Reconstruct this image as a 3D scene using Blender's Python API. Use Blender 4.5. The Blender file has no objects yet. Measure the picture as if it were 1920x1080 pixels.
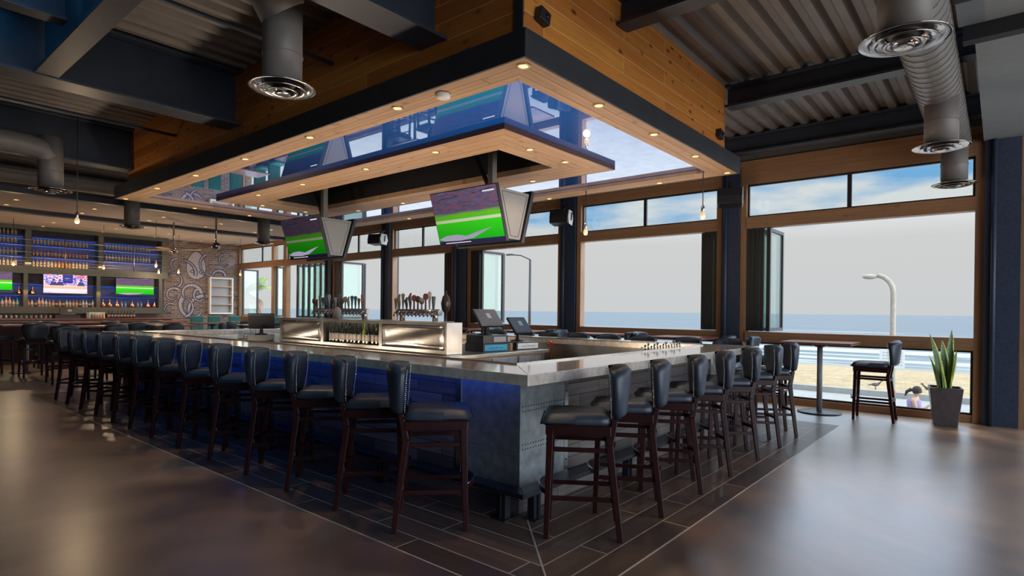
import bpy, bmesh, math, random
from mathutils import Vector, Matrix, Euler
random.seed(7)
C = bpy.context.scene.collection
PI = math.pi
def R(d): return d*PI/180
# ------------------------------------------------------------------ camera model
FPX, CY = 1094.577, 587.564
YAW, PITCH, ROLL = R(39.86962), R(-0.28464), R(0.59499)
EYE = Vector((0, 0, 1.49))
cF = Vector((math.cos(YAW)*math.cos(PITCH), math.sin(YAW)*math.cos(PITCH), math.sin(PITCH)))
cR = Vector((math.sin(YAW), -math.cos(YAW), 0)); cU = cR.cross(cF)
cR, cU = math.cos(ROLL)*cR + math.sin(ROLL)*cU, -math.sin(ROLL)*cR + math.cos(ROLL)*cU
cam = bpy.data.cameras.new('camera'); camo = bpy.data.objects.new('camera', cam); C.objects.link(camo)
camo.matrix_world = Matrix(((cR.x, cU.x, -cF.x, EYE.x), (cR.y, cU.y, -cF.y, EYE.y), (cR.z, cU.z, -cF.z, EYE.z), (0, 0, 0, 1)))
cam.sensor_width = 36; cam.lens = FPX/1920*36; cam.shift_y = (CY-540)/1920; cam.clip_start = .05; cam.clip_end = 9000
bpy.context.scene.camera = camo
# ------------------------------------------------------------------ mesh builder
class MB:
    def __init__(s): s.b = bmesh.new(); s.mi = 0
    def face(s, pts):
        v = [s.b.verts.new(p) for p in pts]
        f = s.b.faces.new(v); f.material_index = s.mi; return f
    def box(s, x0, x1, y0, y1, z0, z1):
        P = [(x, y, z) for z in (z0, z1) for y in (y0, y1) for x in (x0, x1)]
        v = [s.b.verts.new(p) for p in P]
        for q in ((0,2,3,1),(4,5,7,6),(0,1,5,4),(2,6,7,3),(0,4,6,2),(1,3,7,5)):
            f = s.b.faces.new([v[i] for i in q]); f.material_index = s.mi
        return s
    def obox(s, c, sz, rot=(0,0,0)):
        m = Matrix.Translation(c) @ Euler(rot).to_matrix().to_4x4()
        v = [s.b.verts.new(m @ Vector((x*sz[0]/2, y*sz[1]/2, z*sz[2]/2))) for z in (-1,1) for y in (-1,1) for x in (-1,1)]
        for q in ((0,2,3,1),(4,5,7,6),(0,1,5,4),(2,6,7,3),(0,4,6,2),(1,3,7,5)):
            f = s.b.faces.new([v[i] for i in q]); f.material_index = s.mi
        return s
    def bar(s, p0, p1, w, h, up=(0,0,1), w1=None, h1=None):
        p0, p1 = Vector(p0), Vector(p1); d = (p1-p0).normalized(); up = Vector(up)
        if abs(d.dot(up)) > .99: up = Vector((1,0,0))
        a = d.cross(up).normalized(); b = a.cross(d).normalized()
        w1 = w if w1 is None else w1; h1 = h if h1 is None else h1
        v = []
        for p, ww, hh in ((p0, w, h), (p1, w1, h1)):
            for sa, sb in ((-1,-1),(1,-1),(1,1),(-1,1)): v.append(s.b.verts.new(p + a*sa*ww/2 + b*sb*hh/2))
        for q in ((3,2,1,0),(4,5,6,7),(0,1,5,4),(1,2,6,5),(2,3,7,6),(3,0,4,7)):
            f = s.b.faces.new([v[i] for i in q]); f.material_index = s.mi
        return s
    def tube(s, pts, r, seg=8, cap=True, closed=False):
        pts = [Vector(p) for p in pts]; n = len(pts); rings = []; prev = None
        for i, p in enumerate(pts):
            if closed: d = pts[(i+1) % n]-pts[i-1]
            else: d = pts[min(i+1, n-1)]-pts[max(i-1, 0)]
            d.normalize()
            if prev is None:
                u = Vector((0,0,1)) if abs(d.z) < .9 else Vector((1,0,0))
            else: u = prev
            a = (u - d*u.dot(d)).normalized(); b = d.cross(a); prev = a
            rr = r[i] if isinstance(r, (list, tuple)) else r
            rings.append([s.b.verts.new(p + (a*math.cos(t)+b*math.sin(t))*rr) for t in [2*PI*k/seg for k in range(seg)]])
        for i in range(n if closed else n-1):
            A, B = rings[i], rings[(i+1) % n]
            for k in range(seg):
                f = s.b.faces.new((A[k], A[(k+1)%seg], B[(k+1)%seg], B[k])); f.material_index = s.mi; f.smooth = True
        if cap and not closed:
            for rg in (rings[0][::-1], rings[-1]):
                f = s.b.faces.new(rg); f.material_index = s.mi
        return s
    def lathe(s, prof, c=(0,0,0), seg=24, axis='Z', close=False):
        c = Vector(c); rings = []
        for r, z in prof:
            ring = []
            for k in range(seg):
                t = 2*PI*k/seg; x, y = r*math.cos(t), r*math.sin(t)
                p = (x, y, z) if axis == 'Z' else ((z, x, y) if axis == 'X' else (x, z, y))
                ring.append(s.b.verts.new(c+Vector(p)))
            rings.append(ring)
        for i in range(len(rings) if close else len(rings)-1):
            A, B = rings[i], rings[(i+1) % len(rings)]
            for k in range(seg):
                f = s.b.faces.new((A[k], A[(k+1)%seg], B[(k+1)%seg], B[k])); f.material_index = s.mi; f.smooth = True
        if not close:
            if prof[0][0] > 1e-4: f = s.b.faces.new(rings[0][::-1]); f.material_index = s.mi
            if prof[-1][0] > 1e-4: f = s.b.faces.new(rings[-1]); f.material_index = s.mi
        return s
    def prism(s, poly, a, b, axis='Z'):
        def P(p, t): return {'Z': (p[0], p[1], t), 'X': (t, p[0], p[1]), 'Y': (p[0], t, p[1])}[axis]
        A = [s.b.verts.new(P(p, a)) for p in poly]; B = [s.b.verts.new(P(p, b)) for p in poly]
        n = len(poly)
        for q in [A[::-1], B] + [[A[i], A[(i+1)%n], B[(i+1)%n], B[i]] for i in range(n)]:
            f = s.b.faces.new(q); f.material_index = s.mi
        return s
    def sphere(s, c, r, u=12, v=8, sc=(1,1,1)):
        m = Matrix.Translation(c) @ Matrix.Diagonal((r*sc[0], r*sc[1], r*sc[2], 1))
        g = bmesh.ops.create_uvsphere(s.b, u_segments=u, v_segments=v, radius=1, matrix=m)
        for vv in g['verts']:
            for f in vv.link_faces: f.material_index = s.mi; f.smooth = True
        return s
    def grid(s, P, smooth=True):
        V = [[s.b.verts.new(p) for p in row] for row in P]
        for i in range(len(V)-1):
            for j in range(len(V[0])-1):
                f = s.b.faces.new((V[i][j], V[i][j+1], V[i+1][j+1], V[i+1][j])); f.smooth = smooth; f.material_index = s.mi
        return V
    def build(s, name, mat, parent=None, bevel=0, smooth=False, weld=False, seg=2):
        if weld: bmesh.ops.remove_doubles(s.b, verts=s.b.verts, dist=1e-5)
        bmesh.ops.recalc_face_normals(s.b, faces=s.b.faces)
        if smooth:
            for f in s.b.faces: f.smooth = True
        me = bpy.data.meshes.new(name); s.b.to_mesh(me); s.b.free()
        for m in (mat if isinstance(mat, (list, tuple)) else [mat]): me.materials.append(m)
        o = bpy.data.objects.new(name, me); C.objects.link(o)
        if parent: o.parent = parent
        if bevel:
            md = o.modifiers.new('bevel', 'BEVEL'); md.width = bevel; md.segments = seg; md.limit_method = 'ANGLE'; md.angle_limit = R(40)
        return o
def tag(o, label, cat, group=None, kind=None):
    o['label'] = label; o['category'] = cat
    if group: o['group'] = group
    if kind: o['kind'] = kind
    return o
def thing(name, label, cat, loc=(0,0,0), rz=0, group=None):
    o = bpy.data.objects.new(name, None); C.objects.link(o); o.location = loc; o.rotation_euler = (0,0,rz); o.empty_display_size = .1
    return tag(o, label, cat, group)
def st(o): o['kind'] = 'structure'; return o
KIDS = {}
def dup(root, loc, rz, label, group=None, scale=None):
    r = root.copy(); C.objects.link(r); r.location = loc; r.rotation_euler = (0,0,rz); r['label'] = label
    if group: r['group'] = group
    if scale: r.scale = scale
    if root.name not in KIDS: KIDS[root.name] = [(c, list(c.children)) for c in root.children]
    for ch, gs in KIDS[root.name]:
        c = ch.copy(); C.objects.link(c); c.parent = r
        for g in gs:
            d = g.copy(); C.objects.link(d); d.parent = c
    return r
ORD = ['first','second','third','fourth','fifth','sixth','seventh','eighth','ninth','tenth','eleventh','twelfth','thirteenth','fourteenth']
# ------------------------------------------------------------------ materials
def newmat(name):
    m = bpy.data.materials.new(name); m.use_nodes = True; nt = m.node_tree
    return m, nt, nt.nodes, nt.links, nt.nodes['Principled BSDF']
def setp(p, **k):
    names = {'rough':'Roughness','metal':'Metallic','spec':'Specular IOR Level','coat':'Coat Weight','coatr':'Coat Roughness','trans':'Transmission Weight','ior':'IOR','emis':'Emission Strength','alpha':'Alpha','sub':'Subsurface Weight'}
    for a, v in k.items(): p.inputs[names[a]].default_value = v
def M(name, col, rough=.5, metal=0, noise=0, nscale=8, emc=None, em=0, bump=0, bscale=40, **k):
    m, nt, N, L, p = newmat(name)
    p.inputs['Base Color'].default_value = (*col, 1); setp(p, rough=rough, metal=metal, **k)
    if emc: p.inputs['Emission Color'].default_value = (*emc, 1); setp(p, emis=em)
    if noise:
        tc = N.new('ShaderNodeTexCoord'); n = N.new('ShaderNodeTexNoise'); n.inputs['Scale'].default_value = nscale; n.inputs['Detail'].default_value = 6
        r = N.new('ShaderNodeValToRGB'); L.new(tc.outputs['Object'], n.inputs['Vector']); L.new(n.outputs['Fac'], r.inputs[0]); L.new(r.outputs[0], p.inputs['Base Color'])
        r.color_ramp.elements[0].position = .3; r.color_ramp.elements[1].position = .7
        r.color_ramp.elements[0].color = (*[c*(1-noise) for c in col], 1); r.color_ramp.elements[1].color = (*[min(1, c*(1+noise)) for c in col], 1)
    if bump:
        tc = N.new('ShaderNodeTexCoord'); n = N.new('ShaderNodeTexNoise'); n.inputs['Scale'].default_value = bscale; n.inputs['Detail'].default_value = 4
        b = N.new('ShaderNodeBump'); b.inputs['Strength'].default_value = bump; b.inputs['Distance'].default_value = .01
        L.new(tc.outputs['Object'], n.inputs['Vector']); L.new(n.outputs['Fac'], b.inputs['Height']); L.new(b.outputs[0], p.inputs['Normal'])
    return m
def ramp(N, stops, interp='LINEAR'):
    r = N.new('ShaderNodeValToRGB'); cr = r.color_ramp; cr.interpolation = interp
    while len(cr.elements) < len(stops): cr.elements.new(.5)
    for e, (pos, col) in zip(cr.elements, stops): e.position = pos; e.color = (*col, 1)
    return r
def uvw(N, L, u, v):
    tc = N.new('ShaderNodeTexCoord'); s = N.new('ShaderNodeSeparateXYZ'); c = N.new('ShaderNodeCombineXYZ')
    L.new(tc.outputs['Object'], s.inputs[0]); L.new(s.outputs[u], c.inputs['X']); L.new(s.outputs[v], c.inputs['Y']); return c, tc
def mix(N, L, a, b, fac, mode='MIX'):
    m = N.new('ShaderNodeMix'); m.data_type = 'RGBA'; m.blend_type = mode
    for sock, v in ((m.inputs[6], a), (m.inputs[7], b), (m.inputs[0], fac)):
        if hasattr(v, 'is_output'): L.new(v, sock)
        elif isinstance(v, (tuple, list)): sock.default_value = (*v, 1)
        else: sock.default_value = v
    return m.outputs[2]
def planks(name, u, v, cols, mortar, bw, rh, ms=.004, rough=.5, knots=0, grain=.35, off=.5, coat=0, bump=.3, shift=(0,0), gs=1.0, spec=.5):
    """boards running along axis u, stacked along axis v, colour varies per board"""
    m, nt, N, L, p = newmat(name)
    c, tc = uvw(N, L, u, v)
    mp = N.new('ShaderNodeMapping'); mp.inputs['Location'].default_value = (shift[0], shift[1], 0); L.new(c.outputs[0], mp.inputs[0])
    br = N.new('ShaderNodeTexBrick'); br.inputs['Scale'].default_value = 1; br.inputs['Brick Width'].default_value = bw; br.inputs['Row Height'].default_value = rh
    br.inputs['Mortar Size'].default_value = ms; br.inputs['Mortar Smooth'].default_value = .1; br.offset = off; br.inputs['Bias'].default_value = 0
    br.inputs['Color1'].default_value = (0,0,0,1); br.inputs['Color2'].default_value = (1,1,1,1); br.inputs['Mortar'].default_value = (.5,.5,.5,1)
    L.new(mp.outputs[0], br.inputs['Vector'])
    cr = ramp(N, [(i/(len(cols)-1), cc) for i, cc in enumerate(cols)]); L.new(br.outputs['Color'], cr.inputs[0])
    # grain stretched along u
    gm = N.new('ShaderNodeMapping'); gm.inputs['Scale'].default_value = (1.3*gs, 26*gs, 1); L.new(c.outputs[0], gm.inputs[0])
    addv = N.new('ShaderNodeVectorMath'); addv.operation = 'ADD'; sc = N.new('ShaderNodeVectorMath'); sc.operation = 'SCALE'; sc.inputs['Scale'].default_value = 9
    L.new(br.outputs['Color'], sc.inputs[0]); L.new(gm.outputs[0], addv.inputs[0]); L.new(sc.outputs[0], addv.inputs[1])
    g = N.new('ShaderNodeTexNoise'); g.inputs['Scale'].default_value = 1; g.inputs['Detail'].default_value = 8; g.inputs['Roughness'].default_value = .65; L.new(addv.outputs[0], g.inputs['Vector'])
    gr = ramp(N, [(.25, (1-grain,)*3), (.75, (1+grain*.35,)*3)]); L.new(g.outputs['Fac'], gr.inputs[0])
    col = mix(N, L, cr.outputs[0], gr.outputs[0], 1.0, 'MULTIPLY')
    if knots:
        vm = N.new('ShaderNodeMapping'); vm.inputs['Scale'].default_value = (3.6, 7.5, 1); L.new(c.outputs[0], vm.inputs[0])
        vo = N.new('ShaderNodeTexVoronoi'); vo.inputs['Scale'].default_value = 1; vo.inputs['Randomness'].default_value = 1; L.new(vm.outputs[0], vo.inputs['Vector'])
        n2 = N.new('ShaderNodeTexNoise'); n2.inputs['Scale'].default_value = 1.1; L.new(vm.outputs[0], n2.inputs['Vector'])
        kr = ramp(N, [(.05, (.16,.08,.04)), (.11, (.5,.4,.3)), (.2, (1,1,1))]); L.new(vo.outputs['Distance'], kr.inputs[0])
        nr = ramp(N, [(.3, (0,0,0)), (.4, (knots,)*3)]); L.new(n2.outputs['Fac'], nr.inputs[0])
        col = mix(N, L, col, mix(N, L, col, kr.outputs[0], 1.0, 'MULTIPLY'), nr.outputs[0])
    col = mix(N, L, col, mortar, br.outputs['Fac'])
    L.new(col, p.inputs['Base Color']); setp(p, rough=rough, coat=coat, spec=spec)
    b = N.new('ShaderNodeBump'); b.inputs['Strength'].default_value = bump; b.inputs['Distance'].default_value = .004; b.invert = True
    L.new(br.outputs['Fac'], b.inputs['Height']); L.new(b.outputs[0], p.inputs['Normal'])
    return m
def glassmat(name, tint=(.85,.93,.9), refl=.12, rough=.01, body=0):
    m = bpy.data.materials.new(name); m.use_nodes = True; nt = m.node_tree; N, L = nt.nodes, nt.links; N.clear()
    o = N.new('ShaderNodeOutputMaterial'); t = N.new('ShaderNodeBsdfTransparent'); t.inputs[0].default_value = (*tint, 1)
    g = N.new('ShaderNodeBsdfGlossy'); g.inputs['Roughness'].default_value = rough; fr = N.new('ShaderNodeFresnel'); fr.inputs[0].default_value = 1.5
    mx = N.new('ShaderNodeMixShader'); ma = N.new('ShaderNodeMath'); ma.operation = 'MULTIPLY_ADD'; ma.inputs[1].default_value = 1; ma.inputs[2].default_value = refl; ma.use_clamp = True
    ge = N.new('ShaderNodeNewGeometry'); inv = N.new('ShaderNodeMath'); inv.operation = 'SUBTRACT'; inv.inputs[0].default_value = 1; L.new(ge.outputs['Backfacing'], inv.inputs[1]); mu_ = N.new('ShaderNodeMath'); mu_.operation = 'MULTIPLY'; L.new(fr.outputs[0], ma.inputs[0]); L.new(ma.outputs[0], mu_.inputs[0]); L.new(inv.outputs[0], mu_.inputs[1]); L.new(mu_.outputs[0], mx.inputs[0]); L.new(t.outputs[0], mx.inputs[1]); L.new(g.outputs[0], mx.inputs[2])
    out = mx
    if body:
        d = N.new('ShaderNodeBsdfDiffuse'); d.inputs[0].default_value = (*tint, 1); m2 = N.new('ShaderNodeMixShader'); m2.inputs[0].default_value = body
        L.new(mx.outputs[0], m2.inputs[1]); L.new(d.outputs[0], m2.inputs[2]); out = m2
    L.new(out.outputs[0], o.inputs[0]); return m
mt = {}
mt['steel_dark'] = M('dark_blue_painted_steel', (.022,.03,.048), .42, noise=.2, nscale=3, bump=.05)
mt['column'] = M('navy_column_paint', (.03,.045,.085), .5, noise=.25, nscale=30)
mt['fascia'] = M('charcoal_steel_fascia', (.032,.036,.044), .45, metal=.3, noise=.15, nscale=5)
mt['black'] = M('matt_black', (.012,.012,.014), .55)
mt['black_gloss'] = M('gloss_black', (.01,.01,.012), .15)
mt['deck'] = M('grey_painted_deck', (.17,.15,.14), .5, noise=.1, nscale=4)
mt['leather'] = M('navy_leather', (.026,.036,.055), .42, noise=.2, nscale=9, bump=.12, bscale=220, spec=.5)
mt['leather_teal'] = M('teal_vinyl', (.03,.19,.19), .4, noise=.1)
mt['mahog'] = M('dark_mahogany', (.024,.005,.005), .36, noise=.3, nscale=12, spec=.25)
mt['chrome'] = M('polished_metal', (.4,.38,.37), .14, metal=1)
mt['brass'] = M('nickel_nail', (.8,.78,.72), .2, metal=1)
mt['steel'] = M('brushed_stainless', (.52,.5,.47), .28, metal=1, noise=.18, nscale=4, bump=.3, bscale=3)
mt['galv'] = M('galvanised_sheet', (.4,.43,.43), .42, metal=.75, noise=.22, nscale=14, bump=.06, bscale=60)
mt['duct'] = M('grey_painted_duct', (.25,.235,.22), .42, metal=.25, noise=.08)
mt['duct_dark'] = M('brown_grey_duct', (.17,.155,.15), .5, noise=.08)
mt['white'] = M('white_paint', (.78,.77,.74), .5)
mt['offwhite'] = M('warm_plaster', (.58,.5,.43), .7, noise=.04, nscale=2, bump=.05)
mt['soffitgrey'] = M('cool_grey_plaster', (.23,.26,.28), .7, noise=.05)
mt['brown'] = M('brown_downstand', (.13,.11,.1), .7, noise=.1)
mt['greywall'] = M('grey_wall', (.1,.1,.1), .7)
mt['rail_black'] = M('black_steel_rail', (.025,.028,.035), .38, metal=.5, noise=.2)
mt['screen_off'] = M('dark_touchscreen', (.02,.028,.045), .4, emc=(.12,.17,.26), em=.12, spec=.2)
mt['plastic'] = M('black_plastic', (.018,.018,.022), .35)
mt['greyplastic'] = M('grey_panel', (.3,.3,.3), .5, metal=.3)
mt['shelfgrey'] = M('olive_grey_millwork', (.085,.09,.08), .55, noise=.1)
mt['copper'] = M('copper', (.75,.32,.2), .2, metal=1)
mt['planter'] = M('bronze_planter', (.1,.085,.09), .4, metal=.35, noise=.15)
mt['soil'] = M('soil', (.06,.045,.03), .9, noise=.4, nscale=30)
mt['frame_dark'] = M('dark_bronze_aluminium', (.045,.04,.04), .4, metal=.4)
mt['lamp_warm'] = M('warm_downlight_glow', (1,.8,.5), .5, emc=(1,.6,.2), em=1.2)
mt['bulb'] = M('bulb_glow', (1,.8,.5), .3, emc=(1,.65,.3), em=.25)
mt['led_blue'] = M('blue_led_strip', (.05,.2,1), .5, emc=(.03,.16,1), em=.15)
mt['frosted'] = M('frosted_trim', (.6,.45,.25), .3, metal=.8)
mt['bluebox'] = M('blue_drawer_face', (.02,.38,.62), .4)
mt['paper'] = M('paper', (.7,.66,.6), .8)
mt['orange'] = M('orange_label', (.8,.3,.08), .6)
mt['concrete'] = M('boardwalk_concrete', (.3,.28,.26), .85, noise=.1, nscale=2)
mt['lamp_post'] = M('weathered_lamp_post', (.34,.29,.22), .6, noise=.1)
mt['glass'] = glassmat('window_glass', (.96,.98,.97), .02)
mt['glass_leaf'] = glassmat('door_leaf_glass', (.72,.86,.82), .12, body=.12)
mt['glassware'] = glassmat('clear_glassware', (.75,.8,.82), .25, .03, body=.1)
mt['wine'] = M('dark_wine_glass', (.012,.016,.012), .08, spec=.9)
mt['winegreen'] = M('green_wine_glass', (.15,.2,.03), .1, spec=.9)
mt['label'] = M('cream_label', (.36,.31,.27), .7)
mt['mirror_film'] = None
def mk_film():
    m, nt, N, L, p = newmat('painted_glow_ceiling_film')
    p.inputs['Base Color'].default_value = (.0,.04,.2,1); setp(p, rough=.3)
    p.inputs['Emission Color'].default_value = (.0,.1,.38,1); setp(p, emis=.5)  # blue glow put into the film, standing in for reflected LED light
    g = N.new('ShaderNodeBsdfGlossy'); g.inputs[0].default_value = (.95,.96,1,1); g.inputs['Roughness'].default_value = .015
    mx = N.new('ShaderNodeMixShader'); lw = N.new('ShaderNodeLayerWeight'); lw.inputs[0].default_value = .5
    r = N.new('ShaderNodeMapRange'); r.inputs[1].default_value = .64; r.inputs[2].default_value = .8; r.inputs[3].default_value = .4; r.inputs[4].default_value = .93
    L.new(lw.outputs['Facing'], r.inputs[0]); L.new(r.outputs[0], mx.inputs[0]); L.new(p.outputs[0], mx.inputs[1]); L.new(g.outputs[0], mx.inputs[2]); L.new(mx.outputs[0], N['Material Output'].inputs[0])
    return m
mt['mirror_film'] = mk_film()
def mk_floor():
    m, nt, N, L, p = newmat('stained_concrete')
    tc = N.new('ShaderNodeTexCoord')
    n = N.new('ShaderNodeTexNoise'); n.inputs['Scale'].default_value = .55; n.inputs['Detail'].default_value = 7; n.inputs['Distortion'].default_value = .8; L.new(tc.outputs['Object'], n.inputs['Vector'])
    n2 = N.new('ShaderNodeTexNoise'); n2.inputs['Scale'].default_value = 2.2; n2.inputs['Detail'].default_value = 9; n2.inputs['Distortion'].default_value = .5; L.new(tc.outputs['Object'], n2.inputs['Vector'])
    r = ramp(N, [(.32, (.05,.026,.018)), (.44, (.17,.085,.05)), (.55, (.3,.16,.085)), (.68, (.46,.26,.14))]); L.new(n.outputs['Fac'], r.inputs[0])
    r2 = ramp(N, [(.3, (.6,.6,.62)), (.7, (1.2,1.15,1.1))]); L.new(n2.outputs['Fac'], r2.inputs[0])
    L.new(mix(N, L, r.outputs[0], r2.outputs[0], 1.0, 'MULTIPLY'), p.inputs['Base Color'])
    rr = N.new('ShaderNodeMapRange'); rr.inputs[3].default_value = .26; rr.inputs[4].default_value = .42; L.new(n2.outputs['Fac'], rr.inputs[0]); L.new(rr.outputs[0], p.inputs['Roughness'])
    setp(p, spec=.8, coat=1, coatr=.3); p.inputs['Coat IOR'].default_value = 1.9
    n3 = N.new('ShaderNodeTexNoise'); n3.inputs['Scale'].default_value = 18; L.new(tc.outputs['Object'], n3.inputs['Vector'])
    b = N.new('ShaderNodeBump'); b.inputs['Strength'].default_value = .05; b.inputs['Distance'].default_value = .01; L.new(n3.outputs['Fac'], b.inputs['Height']); L.new(b.outputs[0], p.inputs['Normal'])
    return m
mt['floor'] = mk_floor()
TILE = [(.075,.042,.03), (.15,.083,.055), (.11,.066,.048), (.19,.112,.076)]
mt['tileY'] = planks('floor_planks_long', 'Y', 'X', TILE, (.5,.39,.3), 1.21, .2, .0045, rough=.36, grain=.5, off=.37, shift=(.3,-2.33), gs=.7, coat=.15)
mt['tileX'] = planks('floor_planks_cross', 'X', 'Y', TILE, (.5,.39,.3), 1.21, .2, .0045, rough=.36, grain=.5, off=.37, shift=(.5,-1.63), gs=.7, coat=.15)
CED = [(.36,.115,.022), (.6,.225,.035), (.47,.16,.03), (.7,.3,.05)]
mt['hoodY'] = planks('cedar_hood_boards_long', 'Y', 'Z', CED, (.65,.42,.2), 2.4, .155, .003, rough=.55, knots=.95, off=.41, shift=(.2,-3.4))
mt['hoodX'] = planks('cedar_hood_boards_cross', 'X', 'Z', CED, (.65,.42,.2), 2.1, .155, .003, rough=.55, knots=.95, off=.41, shift=(.6,-3.4))
SOF = [(.5,.3,.17), (.6,.38,.23), (.54,.33,.2)]
mt['sofY'] = planks('soffit_boards_long', 'Y', 'X', SOF, (.08,.05,.035), 3.1, .118, .003, rough=.5, knots=.5, shift=(0,-3.186))
mt['sofX'] = planks('soffit_boards_cross', 'X', 'Y', SOF, (.08,.05,.035), 3.1, .118, .003, rough=.5, knots=.5, shift=(0,-2.567))
FRA = [(.36,.19,.1), (.47,.26,.14)]
mt['frameY'] = planks('window_timber_long', 'Y', 'Z', FRA, (.1,.05,.03), 9, 3, .0, rough=.45, knots=.35, shift=(0,.7))
mt['frameZ'] = planks('window_timber_upright', 'Z', 'Y', FRA, (.1,.05,.03), 9, 3, .0, rough=.45, knots=.35, shift=(0,.7))
BRT = [(.085,.07,.064), (.19,.155,.14), (.13,.105,.095), (.24,.2,.18)]
mt['faceY'] = planks('bar_face_tiles_long', 'Y', 'Z', BRT, (.03,.025,.022), .6, .1, .004, rough=.45, grain=.5, shift=(.1,0))
mt['faceX'] = planks('bar_face_tiles_cross', 'X', 'Z', BRT, (.03,.025,.022), .6, .1, .004, rough=.45, grain=.5, shift=(.1,0))
mt['tabletop'] = planks('red_brown_table_top', 'X', 'Y', [(.22,.07,.04), (.32,.11,.06)], (.06,.02,.015), 1.5, .1, .001, rough=.3, coat=.3)
BR = [(.14,.09,.075), (.24,.17,.15), (.19,.13,.11), (.32,.25,.22)]
mt['brick'] = planks('brick_wall', 'X', 'Z', BR, (.3,.27,.25), .21, .075, .009, rough=.8, grain=.3, bump=.6)
mt['brickblue'] = planks('brick_backbar', 'X', 'Z', [(.07,.07,.1), (.13,.12,.16)], (.1,.1,.12), .21, .075, .009, rough=.8, grain=.3, bump=.6)
def mk_quartz():
    m, nt, N, L, p = newmat('speckled_quartz')
    tc = N.new('ShaderNodeTexCoord'); v = N.new('ShaderNodeTexVoronoi'); v.inputs['Scale'].default_value = 55; L.new(tc.outputs['Object'], v.inputs['Vector'])
    n = N.new('ShaderNodeTexNoise'); n.inputs['Scale'].default_value = 14; n.inputs['Detail'].default_value = 8; L.new(tc.outputs['Object'], n.inputs['Vector'])
    r = ramp(N, [(.02, (.25,.18,.13)), (.16, (.68,.6,.52))]); L.new(v.outputs['Distance'], r.inputs[0])
    r2 = ramp(N, [(.3, (.72,.7,.68)), (.7, (1.15,1.13,1.1))]); L.new(n.outputs['Fac'], r2.inputs[0])
    L.new(mix(N, L, r.outputs[0], r2.outputs[0], 1.0, 'MULTIPLY'), p.inputs['Base Color']); setp(p, rough=.13, spec=.6, coat=.5, coatr=.05)
    return m
mt['quartz'] = mk_quartz()
def mk_sand():
    m, nt, N, L, p = newmat('beach_sand'); tc = N.new('ShaderNodeTexCoord')
    n = N.new('ShaderNodeTexNoise'); n.inputs['Scale'].default_value = 1.3; n.inputs['Detail'].default_value = 10; n.inputs['Roughness'].default_value = .75; L.new(tc.outputs['Object'], n.inputs['Vector'])
    r = ramp(N, [(.35, (.34,.225,.115)), (.6, (.54,.39,.22))]); L.new(n.outputs['Fac'], r.inputs[0])
    s = N.new('ShaderNodeSeparateXYZ'); L.new(tc.outputs['Object'], s.inputs[0]); mr = N.new('ShaderNodeMapRange'); mr.inputs[1].default_value = 60; mr.inputs[2].default_value = 68; L.new(s.outputs['X'], mr.inputs[0])
    L.new(mix(N, L, r.outputs[0], (.3,.27,.23), mr.outputs[0]), p.inputs['Base Color']); setp(p, rough=.9)
    b = N.new('ShaderNodeBump'); b.inputs['Strength'].default_value = .8; b.inputs['Distance'].default_value = .25; L.new(n.outputs['Fac'], b.inputs['Height']); L.new(b.outputs[0], p.inputs['Normal'])
    return m
mt['sand'] = mk_sand()
def mk_sea():
    m, nt, N, L, p = newmat('ocean_water'); tc = N.new('ShaderNodeTexCoord'); mp = N.new('ShaderNodeMapping'); mp.inputs['Scale'].default_value = (.12,.012,1); L.new(tc.outputs['Object'], mp.inputs[0])
    n = N.new('ShaderNodeTexNoise'); n.inputs['Scale'].default_value = 1; n.inputs['Detail'].default_value = 10; n.inputs['Roughness'].default_value = .6; n.inputs['Distortion'].default_value = .6; L.new(mp.outputs[0], n.inputs['Vector'])
    s = N.new('ShaderNodeSeparateXYZ'); L.new(tc.outputs['Object'], s.inputs[0])
    mr = N.new('ShaderNodeMapRange'); mr.inputs[1].default_value = 70; mr.inputs[2].default_value = 260; mr.inputs[3].default_value = .1; mr.inputs[4].default_value = -.16; L.new(s.outputs['X'], mr.inputs[0])
    ad = N.new('ShaderNodeMath'); L.new(n.outputs['Fac'], ad.inputs[0]); L.new(mr.outputs[0], ad.inputs[1])
    r = ramp(N, [(.4, (.055,.08,.09)), (.54, (.11,.135,.145)), (.6, (.42,.43,.42))]); L.new(ad.outputs[0], r.inputs[0])
    L.new(r.outputs[0], p.inputs['Base Color']); setp(p, rough=.4, spec=.25)
    b = N.new('ShaderNodeBump'); b.inputs['Strength'].default_value = .6; b.inputs['Distance'].default_value = 1.0; L.new(n.outputs['Fac'], b.inputs['Height']); L.new(b.outputs[0], p.inputs['Normal'])
    return m
mt['sea'] = mk_sea()
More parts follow.
